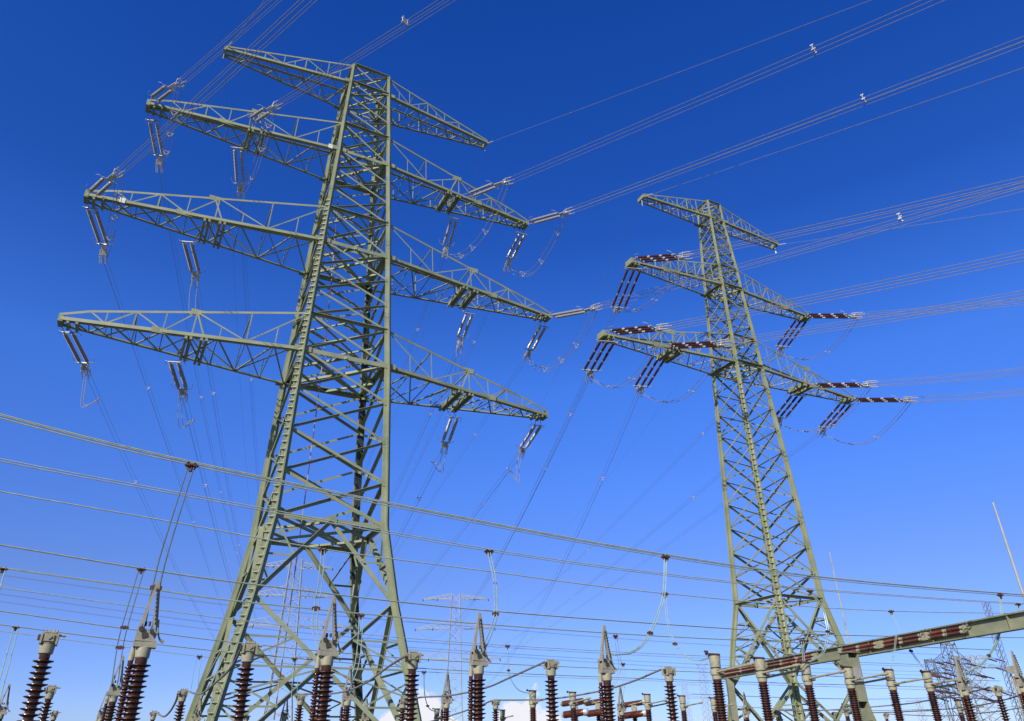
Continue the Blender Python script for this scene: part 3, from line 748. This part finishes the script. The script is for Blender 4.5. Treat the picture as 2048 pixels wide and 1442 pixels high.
def make_transformer(two):
    r = thing('current_transformer', 'x', 'transformer', group='x')
    neck_insulator(r, 'porcelain_stack', 3.0, .17, .25, .25, .105, top=-.98, m_=BROWN)
    stand(r, -3.98, 5.5, .25)
    m = MB(); m.lathe((0, 0, -1.0), Z, [(0, .19), (.02, .21), (.16, .22), (.18, .19), (.2, .26), (.42, .26), (.44, .2), (.48, .2), (.5, .225), (.96, .255), (1.0, .24)], 20); m.build('head_casting', CAP, r, smooth=True)
    m = MB()
    m.bar((-.16, -.262, -.66), (.05, -.262, -.66), .02, .09, up=Z); m.lathe((0, 0, -.525), Z, [(0, .232), (.035, .232)], 20)
    m.build('nameplate_band', DARK, r)
    m = MB(); m.lathe((0, 0, -.01), Z, [(0, .27), (.03, .28), (.05, .2)], 16); m.bar((-.42, 0, .06), (.3, 0, .06), .12, .05); m.bar((-.45, 0, .03), (-.36, 0, .11), .1, .1)
    m.build('terminal_plate', RUST, r)
    for k, z in enumerate((-.62, -.80) if two else (-.7,)):
        m = MB(); m.lathe((.12 * (k - .5) * 2, -.2, z), (0, -1, .06), [(0, .06), (.1, .05), (1.9, .05), (1.92, .075), (2.15, .075), (2.17, .05), (2.3, .05)], 10)
        m.build('primary_bar', CAP, r, smooth=True)
    m = MB(); m.lathe((.1, -.22, -.72), (.3, -1, 0), [(0, .1), (.12, .1)], 10); m.build('bar_clamp', CASTG, r)
    return r
def make_breaker():
    r = thing('circuit_breaker', 'x', 'circuit breaker', group='x')
    neck_insulator(r, 'porcelain_stack', 2.4, .15, .24, .22, .12, top=-.35)
    stand(r, -2.75, 4.4, .25)
    m = MB(); m.bar((0, 0, -.36), (0, 0, .1), .55, .42); m.lathe((0, -.3, -.1), (0, 1, 0), [(0, .2), (.6, .2)], 12); m.build('gearbox', CASTG, r)
    for (p, q, rr) in (((-.95, .1, .12), (.7, -.25, .3), .21), ((-.85, -.35, -.62), (.65, -.7, -.48), .25)):
        p, q = V(p), V(q); ax = (q - p).normalized(); Lc = (q - p).length
        m = MB(); m.lathe(p, ax, [(0, rr * .6), (.04, rr * .95)] + [(.08 + .07 * k + e, rr * c_) for k in range(int((Lc - .2) / .07)) for e, c_ in ((.0, .9), (.03, 1.0), (.05, .9))] + [(Lc, rr * .9)], 18)
        it = m.build('interrupter', RED_BR, r, smooth=True)
        m = MB(); m.lathe(q, ax, [(0, rr * 1.02), (.22, rr * 1.02), (.3, rr * .8), (.36, rr * .3)], 16); m.build('end_cap', FIT, it, smooth=True)
        m = MB(); m.lathe(p - ax * .12, ax, [(0, rr * .4), (.05, rr * .7), (.16, rr * .7)], 12); m.build('end_cap', CAP, it, smooth=True)
        m = MB(); m.tube([p + V((.5, -.26, .0)), q + V((.1, -.24, .05))], .045, 8); m.build('grading_capacitor', CAP, r, smooth=True)
    return r
used = set()
PP, DP, CT1, CT2, CB = make_post(), make_disconnector(), make_transformer(False), make_transformer(True), make_breaker()
GP, GD, GC, GB = 'brown post insulators with clamp heads', 'pantograph disconnectors on brown insulators', 'beige-headed current transformers', 'red-brown circuit breakers'
post_px = [
 ((101, 1268), 4.3, 'thick brown post insulator with grey clamp head, nearest the left edge'),
 ((499, 1289), 4.3, 'brown post insulator standing just in front of the large pylon\'s stepped leg'),
 ((826, 1307), 4.3, 'brown post insulator in front of the large pylon\'s right front leg'),
 ((1101, 1323), 4.3, 'brown post insulator with cable rising to it, just left of the red-brown breakers'),
 ((1336, 1337), 4.3, 'brown post insulator just left of the row of beige-headed transformers'),
 ((1993, 1374), 4.3, 'brown post insulator with dark hollow clamp head near the right edge'),
 ((103, 1374), 4.3, 'small brown post insulator partly behind the thick leftmost one'),
 ((110, 1424), 4.3, 'smallest post insulator head low at the left, behind two larger ones'),
 ((367, 1381), 4.3, 'small brown post insulator left of the large pylon\'s stepped leg'),
 ((308, 1424), 4.3, 'tiny insulator head at the bottom edge joined by a drooping cable, left of the pylon'),
 ((602, 1390), 4.3, 'small brown post insulator inside the large pylon\'s base, left of its white cloud'),
 ((493, 1432), 4.3, 'tiny insulator head behind the post in front of the stepped leg'),
 ((806, 1398), 4.3, 'small brown post insulator half hidden behind the one at the right front leg'),
 ((991, 1401), 4.3, 'small brown post insulator before the right cloud, cable on its head'),
 ((1553, 1422), 4.3, 'tiny post insulator between the first and second pair of beige-headed transformers'),
 ((1667, 1426), 4.3, 'tiny post insulator with hollow head at the foot of the slim pylon'),
 ((1771, 1427), 4.3, 'tiny post insulator just left of the fifth transformer from the left'),
]
for q, z, lab in post_px: place(PP, used, onz(*q, z), ROW, lab, GP)
dis_px = [
 ((288, 1294), 'tall pantograph disconnector with twin leads falling into it, left of the large pylon'),
 ((655, 1312), 'pantograph disconnector standing in the middle of the large pylon\'s base'),
 ((957, 1331), 'pantograph disconnector with a looping lead, right of the large pylon'),
 ((1213, 1346), 'pantograph disconnector between the two red-brown circuit breakers'),
 ((1929, 1380), 'pantograph disconnector in front of the distant pylons at the right'),
 ((2044, 1373), 'pantograph disconnector cut by the right edge'),
 ((228, 1391), 'smaller pantograph disconnector behind and left of the tall one'),
 ((202, 1436), 'smallest pantograph at the bottom edge, left of the smaller disconnector'),
 ((2, 1428), 'pantograph disconnector cut by the left edge'),
 ((394, 1440), 'small pantograph in front of the large pylon\'s left rear leg'),
 ((695, 1400), 'small pantograph disconnector in front of the pylon\'s dark rear leg'),
 ((730, 1440), 'tiny pantograph just right of the pylon\'s dark rear leg'),
 ((568, 1438), 'tiny pantograph at the bottom edge left of the pylon\'s middle insulators'),
 ((893, 1406), 'small pantograph disconnector between the large pylon and the grey three-armed pylon'),
 ((1493, 1428), 'small pantograph disconnector at the slim pylon\'s left leg'),
 ((1243, 1422), 'small pale pantograph between the two post insulators right of the breaker pair'),
 ((1560, 1442), 'tiny pantograph head at the bottom edge under the gantry beam'),
 ((1606, 1436), 'small pantograph in front of the slim pylon\'s middle leg'),
]
for q, lab in dis_px: place(DP, used, onz(*q, 4.05), ROW, lab, GD)
ct_px = [((1428, 1311), 5.5, 1, 'first beige-headed transformer from the left, its top joined by a drooping lead'),
 ((1518, 1318), 5.5, 2, 'second beige-headed transformer from the left, top curving before the gantry beam'),
 ((1609, 1327), 5.5, 1, 'third beige-headed transformer, right of the slim pylon\'s stepped leg'),
 ((1694, 1336), 5.5, 2, 'fourth beige-headed transformer, in front of the gantry column'),
 ((1777, 1341), 5.5, 1, 'fifth beige-headed transformer, first right of the gantry column'),
 ((1852, 1345), 5.5, 2, 'sixth beige-headed transformer, left of the dark distant pylon'),
 ((1065, 1383), 5.5, 1, 'small far transformer in front of the right cloud'),
 ((1145, 1386), 5.5, 2, 'small far transformer in front of the left circuit breaker'),
 ((1294, 1390), 5.5, 2, 'small far transformer right of the right circuit breaker'),
 ((1364, 1393), 5.5, 1, 'small far transformer between a post insulator and the first large transformer'),
 ((1426, 1397), 5.5, 1, 'small far transformer half hidden behind the first large transformer'),
 ((1005, 1421), 5.5, 1, 'tiny pale-headed transformer at the left foot of the right cloud'),
 ((1915, 1402), 5.5, 1, 'small far transformer just left of the pantograph before the distant pylons'),
 ((1690, 1410), 5.5, 2, 'small far transformer low beside the gantry column'),
 ((874, 1419), 5.5, 1, 'tiny pale-headed transformer beside the left cloud')]
for q, z, k, lab in ct_px:
    o = place(CT1 if k == 1 else CT2, used, onz(*q, z * .96), ROW, lab, GC); o.scale = (.96, .96, .96)
for (q, D, lab) in (((1150, 1411), 51, 'red-brown circuit breaker with white end caps, left one of the three'), ((1268, 1414), 52, 'red-brown circuit breaker with white end caps, right one of the three'), ((1196, 1410), 53, 'red-brown circuit breaker half hidden behind a tall pantograph disconnector')):
    place(CB, used, onb(*q, D), ROW + R(-34), lab, GB)

# ------------------------------------------------------------------ busbar wires strung along the rows
GW = 'wires strung across the yard'
wires = [
 (24, 3, .12, .022, [(-300, 745), (0, 833), (385, 928), (950, 1043), (1331, 1112), (1650, 1157), (2000, 1188), (2300, 1207)], 'uppermost triple wire crossing the whole yard'),
 (27, 2, .26, .02, [(-300, 850), (0, 920), (350, 986), (977, 1100), (1354, 1152), (1640, 1180), (2035, 1207), (2300, 1216)], 'second highest twin wire crossing the yard'),
 (31, 1, .2, .026, [(-300, 925), (0, 983), (350, 1045), (645, 1098), (950, 1139), (1330, 1187), (1782, 1222), (2300, 1228)], 'third highest single wire crossing the yard'),
 (39, 2, .14, .024, [(-300, 1040), (0, 1090), (283, 1137), (500, 1168), (950, 1219), (1470, 1258), (1760, 1272), (2300, 1277)], 'twin wire fourth from the top with rusty clamp left of the pylon'),
 (43, 2, .2, .022, [(-300, 1090), (5, 1136), (299, 1178), (500, 1205), (950, 1247), (1430, 1278), (2000, 1300)], 'twin wire fifth from the top starting at a clamp on the left edge'),
 (48, 1, .2, .026, [(-300, 1130), (0, 1175), (500, 1243), (900, 1283), (1430, 1313), (2000, 1335)], 'single wire sixth from the top'),
 (52, 2, .16, .022, [(-300, 1180), (0, 1222), (250, 1257), (500, 1288), (900, 1322), (1430, 1345), (2000, 1362)], 'twin wire seventh from the top passing the small left disconnector'),
 (56, 2, .2, .022, [(-300, 1210), (0, 1249), (250, 1281), (500, 1308), (900, 1340), (1430, 1362), (2000, 1378)], 'twin wire eighth from the top with a dark clamp at the left'),
 (58, 1, .2, .022, [(-300, 1222), (0, 1262), (250, 1294), (500, 1322), (900, 1346), (1430, 1366), (2000, 1384)], 'lowest single wire crossing behind the post insulators'),
 (70, 2, .3, .011, [(-300, 1105), (0, 1150), (500, 1215), (900, 1250), (1430, 1290), (1900, 1310)], 'faint distant twin wire just under the fifth wire'),
 (76, 2, .3, .011, [(-300, 1145), (0, 1188), (500, 1255), (900, 1288), (1430, 1318), (1900, 1335)], 'faint distant twin wire under the sixth wire'),
 (84, 2, .4, .011, [(-300, 1160), (0, 1203), (500, 1268), (900, 1300), (1430, 1330), (1900, 1345)], 'faint distant twin wire above the seventh wire'),
 (60, 2, .4, .016, [(1450, 1412), (1640, 1420), (1850, 1419), (2300, 1404)], 'low twin wire crossing behind the transformers near the bottom right'),
 (66, 2, .5, .016, [(1380, 1388), (1640, 1397), (1850, 1396), (2300, 1380)], 'thin twin wire crossing the bottom right behind the gantry column'),
 (90, 2, .5, .011, [(700, 1290), (1000, 1312), (1430, 1338), (1900, 1352)], 'faint distant wires behind the three-armed far pylon'),
]
for D, k, sp, r_, px, lab in wires:
    pts = smooth_path([onb(x, y, D) for x, y in px], 8)
    bundle(pts, 'busbar_wire', lab, 'wire', GW, BUS if D < 65 else ALU_D, r_, k, sp)
# dropper leads (> clamp at the top, spacer clamps on the way)
def dropper(px, D0, D1, k, sp, r_, lab, mids=(), top=True, m_=DROP):
    n_ = len(px); pts = smooth_path([onb(x, y, D0 + (D1 - D0) * i / max(1, n_ - 1)) for i, (x, y) in enumerate(px)], 7)
    root = thing('dropper_lead', lab, 'cable', pts[0], 0, 'leads dropping from the wires', world=True)
    for s_ in ([0] if k == 1 else [-.5, .5]):
        m = MB(); m.tube([p + A * (s_ * sp) for p in pts], r_, 6); m.build('lead', m_, root, smooth=True)
    if top:
        m = MB(); p = pts[0]
        for sx in (-1, 1):
            m.bar(p + A * (sx * .10) - B * .1, p + A * (sx * .10) + B * .1, .11, .08); m.lathe(p + A * (sx * .1) - Z * .12, Z, [(0, .035), (.22, .035)], 8)
        m.bar(p - A * .2, p + A * .2, .06, .05); m.bar(p - Z * .2, p + Z * .04, .1, .08)
        m.build('wire_clamp', RUST, root)
    for q in mids:
        p = min(pts, key=lambda v: (v - onb(*q, D0)).length if False else abs(q[1] - (721 - FPX * (v - EYE).dot(UP) / depth(v))) + abs(q[0] - (1024 + FPX * (v - EYE).dot(RT) / depth(v))))
        m = MB(); m.bar(p - A * (sp * .5 + .06), p + A * (sp * .5 + .06), .09, .1); m.bar(p - Z * .08, p + Z * .08, .08, .08); m.build('spacer_clamp', RUST, root)
    return root
dropper([(383, 931), (352, 1030), (325, 1120), (308, 1195), (299, 1245), (292, 1262)], 24, 20.6, 2, .17, .02, 'twin dark leads from the uppermost wire down to the tall left disconnector', [(316, 1180)], m_=LEAD_D)
dropper([(283, 1139), (262, 1210), (249, 1255), (240, 1295), (229, 1370)], 39, 36.7, 2, .22, .022, 'twin leads down to the smaller disconnector left of the tall one', [(249, 1257), (240, 1294)], m_=LEAD_D)
dropper([(646, 1100), (641, 1160), (632, 1217), (630, 1262), (643, 1296)], 31, 20.7, 2, .14, .018, 'pale twin leads hanging inside the large pylon to the middle disconnector', [(631, 1217)])
dropper([(978, 1103), (990, 1165), (991, 1228), (981, 1265), (966, 1300)], 27, 21.7, 2, .11, .022, 'curved pale leads right of the large pylon, clamp at the top', [(990, 1228)])
dropper([(1331, 1114), (1328, 1187), (1312, 1240), (1290, 1283), (1262, 1305), (1226, 1310)], 24, 22.3, 2, .10, .024, 'long green leads sweeping left to the disconnector between the breakers', [(1300, 1268)])
dropper([(1330, 1188), (1336, 1245), (1350, 1288), (1374, 1314), (1400, 1321), (1424, 1312)], 31, 27.4, 2, .11, .018, 'pale leads sweeping right to the first beige-headed transformer', [(1349, 1288)])
dropper([(32, 1255), (18, 1310), (2, 1370), (-10, 1420)], 56, 50, 2, .25, .03, 'twin leads falling to the left edge from a dark clamp')
dropper([(6, 1138), (-6, 1180), (-25, 1240)], 43, 42, 2, .2, .03, 'short leads leaving the frame at the left edge below a rusty clamp')
dropper([(2000, 1190), (2003, 1245), (1990, 1290), (1966, 1325), (1932, 1346)], 24, 24.2, 2, .12, .028, 'thick leads sweeping down left from the uppermost wire near the right edge', [(1978, 1308)])
dropper([(1782, 1223), (1802, 1266), (1822, 1302), (1838, 1325), (1853, 1343)], 31, 29.4, 2, .13, .018, 'pale leads falling across the gantry beam to the sixth transformer', [(1822, 1302)])
dropper([(2036, 1209), (2042, 1235), (2052, 1262)], 27, 26.5, 2, .2, .03, 'pale leads leaving the frame at the right edge over the gantry beam')
dropper([(1620, 1182), (1645, 1217), (1655, 1258), (1652, 1290), (1640, 1312), (1612, 1326)], 29, 28.2, 2, .13, .022, 'thin leads hanging in front of the slim pylon to the third transformer', [(1655, 1262)])
dropper([(1792, 1270), (1789, 1300), (1782, 1338)], 30, 29.3, 2, .1, .015, 'faint thin leads down to the fifth transformer', top=False)
dropper([(1605, 1282), (1606, 1300), (1608, 1325)], 30, 28.2, 2, .12, .022, 'short pale leads onto the top of the third transformer')
dropper([(1015, 1292), (1017, 1325), (1019, 1352), (1035, 1378), (1055, 1386), (1064, 1383)], 48, 48.1, 1, .1, .03, 'single lead curling onto the small far transformer before the right cloud', [(1019, 1340)])
dropper([(848, 1344), (849, 1385), (857, 1415), (872, 1424)], 54, 56, 1, .1, .03, 'single lead curling onto the tiny transformer beside the left cloud', [(856, 1412)])
dropper([(399, 1313), (393, 1345), (389, 1378)], 56, 40, 2, .3, .014, 'faint pale leads left of the large pylon below a small dark clamp')
dropper([(589, 1318), (590, 1360), (588, 1395)], 52, 45, 2, .3, .018, 'pale leads inside the large pylon below a round rusty clamp')
dropper([(722, 1231), (719, 1290), (712, 1335), (700, 1365)], 39, 38, 2, .2, .02, 'pale leads falling beside the pylon\'s dark rear leg')
dropper([(1231, 1272), (1236, 1305), (1240, 1328), (1236, 1350), (1226, 1372)], 43, 44, 2, .2, .018, 'thin pale leads just right of the disconnector between the breakers')
dropper([(1246, 1328), (1248, 1360), (1243, 1400)], 50, 50, 2, .2, .018, 'thin pale leads above the right circuit breaker')
dropper([(1412, 1303), (1412, 1303.5)], 48, 48, 1, .1, .02, 'lone rusty clamp on a far wire beside the first transformer')
# flexible cables between near and far posts
def cable(a_, mid, b_, r_, lab):
    P, Q = onz(*a_[:2], a_[2]), onz(*b_[:2], b_[2]); d0, d1 = depth(P), depth(Q); k = len(mid) + 1
    pts = [P] + [at(x, y, d0 + (d1 - d0) * ((i + 1) / k) ** 1.15) for i, (x, y) in enumerate(mid)] + [Q]
    m = MB(); m.tube(smooth_path(pts, 8), r_, 8)
    return tag(m.build('connecting_cable', TUBE, None, smooth=True), lab, 'cable', 'grey cables between near and far posts')
cable((483, 1296, 4.2), [(462, 1335), (428, 1368), (399, 1388)], (371, 1380, 4.2), .035, 'grey cable drooping in front of the large pylon\'s stepped leg')
cable((814, 1310, 4.2), [(780, 1331), (731, 1366), (696, 1381), (655, 1388)], (608, 1388, 4.2), .035, 'grey cable crossing the large pylon\'s base')
cable((1089, 1324, 4.2), [(1020, 1355), (970, 1376), (900, 1391), (850, 1394)], (810, 1398, 4.2), .035, 'grey cable crossing behind the disconnector with the looping lead')
cable((1322, 1339, 4.2), [(1262, 1364), (1200, 1382), (1110, 1397), (1040, 1400)], (996, 1400, 4.2), .035, 'grey cable passing behind the disconnector between the breakers')
cable((1981, 1374, 4.2), [(1936, 1385), (1860, 1400), (1800, 1409), (1640, 1421)], (1556, 1421, 4.2), .035, 'long grey cable crossing behind the transformers towards the slim pylon')
cable((2075, 1380, 4.2), [(2000, 1402), (1935, 1414), (1850, 1421), (1760, 1425)], (1670, 1425, 4.2), .035, 'second grey cable entering from the right edge')
cable((2085, 1408, 4.0), [(2000, 1422), (1950, 1427), (1880, 1432)], (1776, 1428, 4.2), .035, 'third and lowest grey cable entering from the right edge')
cable((357, 1385, 4.2), [(352, 1402), (340, 1423), (327, 1433)], (313, 1425, 4.2), .05, 'short dark cable looping between two small posts left of the pylon')
cable((984, 1401, 4.2), [(950, 1415), (905, 1430)], (850, 1446, 4.0), .045, 'short cable falling left from the small post before the right cloud')

# ------------------------------------------------------------------ steel gantry at the right with horizontally mounted insulators
HB = 7.5
p0, p1 = onz(1442, 1338, HB), onz(2048, 1222, HB)
bd = (p1 - p0).normalized(); p1 = p1 + bd * 9; bs = bd.cross(Z).normalized()
if bs.dot(A) > 0: bs = -bs           # side facing the camera's left
root = thing('steel_gantry', 'grey-green steel gantry with long beam and box column at the right', 'gantry', onz(1700, 1300, HB) * 1.0 - Z * HB, 0, None, world=True)
m = MB(); hh = .78
m.bar(p0 - Z * hh / 2, p1 - Z * hh / 2, .08, hh); m.bar(p0 - Z * .03, p1 - Z * .03, .46, .07); m.bar(p0 - Z * (hh - .03), p1 - Z * (hh - .03), .46, .07)
LB = (p1 - p0).length; k = int(LB / 2.4)
for i in range(k + 1):
    q = p0 + bd * (LB * i / k); m.bar(q - Z * (hh - .05), q - Z * .05, .42, .03, up=bd)
m.build('beam', G_BEAM, root)
ctop = onz(1697, 1305, HB - hh); cx = V((ctop.x, ctop.y, 0))
m = MB()
for s_ in (-1, 1):
    m.bar(cx + bs * (s_ * .36), cx + bs * (s_ * .36) + Z * (HB - hh), .62, .08, up=bs)
m.bar(cx - bd * .28, cx - bd * .28 + Z * (HB - hh), .64, .05, up=bd)
zz = 0
while zz < HB - hh - .2:
    m.bar(cx + bd * .28 + Z * zz, cx + bd * .28 + Z * min(zz + 1.0, HB - hh), .64, .05, up=bd); zz += 1.35
m.bar(cx + Z * (HB - hh - .04), cx + Z * (HB - hh), 1.0, .8, up=bd)
m.build('column', G_BEAM, root)
far_c = p0 + bd * 1.0; m = MB(); m.bar(V((far_c.x, far_c.y, 0)), far_c - Z * hh, .5, .5); m.build('column', G_BEAM, root)
near_c = p1 - bd * 1.0; m = MB(); m.bar(V((near_c.x, near_c.y, 0)), near_c - Z * hh, .5, .5); m.build('column', G_BEAM, root)
m = MB(); q = onz(1702, 1372, 3.8); m.bar(cx + Z * 5.1 + bd * .4, cx + Z * 5.8 + bd * .4, .4, .16, up=bd); m.build('junction_box', STEEL, root)
# brown strings lying along the beam's face
def beam_at(px):
    lo_, hi_ = 0.0, LB
    for _ in range(40):
        md = (lo_ + hi_) / 2; q = p0 + bd * md; x = 1024 + FPX * (q - EYE).dot(RT) / depth(q)
        if x < px: lo_ = md
        else: hi_ = md
    return p0 + bd * lo_
words = ['far left end of the gantry beam', 'gantry beam in front of the slim pylon\'s stepped leg', 'gantry beam above its column', 'gantry beam right of its column', 'right-hand part of the gantry beam, before the bare stretch']
for (x0, x1, nseg), wd in zip(((1445, 1532, 2), (1534, 1636, 3), (1682, 1762, 2), (1764, 1852, 2), (1854, 1936, 2)), words):
    q0, q1 = beam_at(x0), beam_at(x1); d = (q1 - q0).normalized(); Ls = (q1 - q0).length
    root = thing('beam_insulator', f'red-brown insulator string lying along the {wd}', 'insulator', q0, 0, 'red-brown strings along the gantry beam', world=True)
    for row_, (zo, so_) in enumerate(((-.26, .17), (-.47, .2))):
        sl = (Ls - .5) / nseg
        for k in range(nseg):
            b0 = q0 + bs * so_ + Z * zo + d * (.2 + k * sl)
            m = MB(); m.lathe(b0 + d * .12, d, rod_profile(sl - .24, .115, .1), 12); rd = m.build('rod', RED_BR if (k + row_ + int(x0)) % 3 == 0 else BROWN2, root, smooth=True)
            e = MB(); e.lathe(b0 - d * .02, d, [(0, .08), (.14, .1)], 10); e.build('end_cap', CAP, rd, smooth=True)
            e = MB(); e.lathe(b0 + d * (sl - .12), d, [(0, .1), (.14, .08)], 10); e.build('end_cap', CAP, rd, smooth=True)
    m = MB()
    for q in (q0 + d * .1, q1 - d * .1):
        m.bar(q + bs * .06 - Z * .36, q + bs * .34 - Z * .36, .12, .4)
    m.bar(q0 + bs * .05 - Z * .365, q1 + bs * .05 - Z * .365, .05, .08)
    m.build('bracket', CAP, root)

# ------------------------------------------------------------------ masts and distant pylons at the right
def mast(px, py, d, r0_, r1_, lab):
    t = at(px, py, d); root = thing('lightning_mast', lab, 'mast', (t.x, t.y, 0), 0, 'slender lightning masts', world=True)
    m = MB(); m.tube([V((t.x, t.y, 0)), V((t.x, t.y, t.z * .5)), V((t.x, t.y, t.z))], r0_, 10, r2=r1_); m.build('pole', MASTM, root, smooth=True)
    m = MB(); m.lathe(V((t.x, t.y, 0)), Z, [(0, r0_ * 2), (.05, r0_ * 2), (.06, r0_)], 10); m.build('base_flange', STEEL, root)
mast(1659, 1104, 78, .13, .05, 'slender pale lightning mast right behind the slim pylon')
mast(1986, 1005, 48, .12, .055, 'slender pale lightning mast at the right edge above the gantry')
far_tower(1894, 1284, 210, 0, [(.975, 3.0, .5), (.80, 9, 2.6), (.70, 12, 2.4), (.58, 10, 2.2), (.48, 12, 2)], 2.6, 7.5, R(30), 'dark distant pylon with wide arms above the sixth transformer', FAR_D, leg=.2, wmid=4.8, npan=8)
far_tower(1858, 1318, 190, 0, [(.97, 4, .6), (.82, 8, 1.6), (.66, 9, 1.6)], 1.8, 4.4, R(48), 'shorter dark lattice frame just behind the sixth transformer', FAR_D, leg=.16, wmid=3.0, npan=9)
far_tower(1944, 1310, 230, 0, [(.96, 8, 1), (.86, 12, 1.4), (.6, 10, 1.4)], 2.2, 8, R(12), 'pale distant pylon with three pairs of arms right of the dark one', FAR, leg=.2, wmid=4.6, npan=14)
far_tower(1403, 1327, 260, 0, [(.985, 2.5, .4)], 2.2, 3.2, R(20), 'thin distant lattice mast between the post insulator and first transformer', FAR, leg=.09, nm='lattice_mast', strings=False, wmid=2.6)
far_tower(1836, 1398, 420, 0, [(.95, 9, 1), (.75, 13, 1.4), (.45, 14, 1.4)], 2.0, 6, R(15), 'tiny hazy pylon low between the fifth and sixth transformer', FAR, leg=.16, strings=False, npan=8)
far_tower(1368, 1366, 430, 0, [(.97, 10, 1), (.78, 14, 1.4)], 2.0, 6, R(15), 'tiny hazy pylon above the small far transformers', FAR, leg=.13, strings=False, npan=8)
far_tower(1971, 1205, 85, 0, [], .55, .75, R(10), 'slim lattice radio mast crossing the gantry beam near the right edge', FAR_D, leg=.05, nm='lattice_mast', strings=False, wmid=.6, npan=26)
t = at(2020, 1345, 75); root = thing('floodlight', 'small round floodlight on a pole left of the right edge', 'lamp', (t.x, t.y, 0), 0, None, world=True)
m = MB(); m.tube([V((t.x, t.y, 0)), t], .12, 8, r2=.07); m.build('pole', STEEL, root, smooth=True)
m = MB(); m.lathe(t + Z * .3 - V((.1, .25, 0)), V((-.2, -1, -.3)), [(0, .15), (.1, .38), (.25, .42), (.3, .38)], 14); m.build('lamp_head', STEEL, root, smooth=True)
for o in bpy.data.objects:
    if '_world' in o: del o['_world']
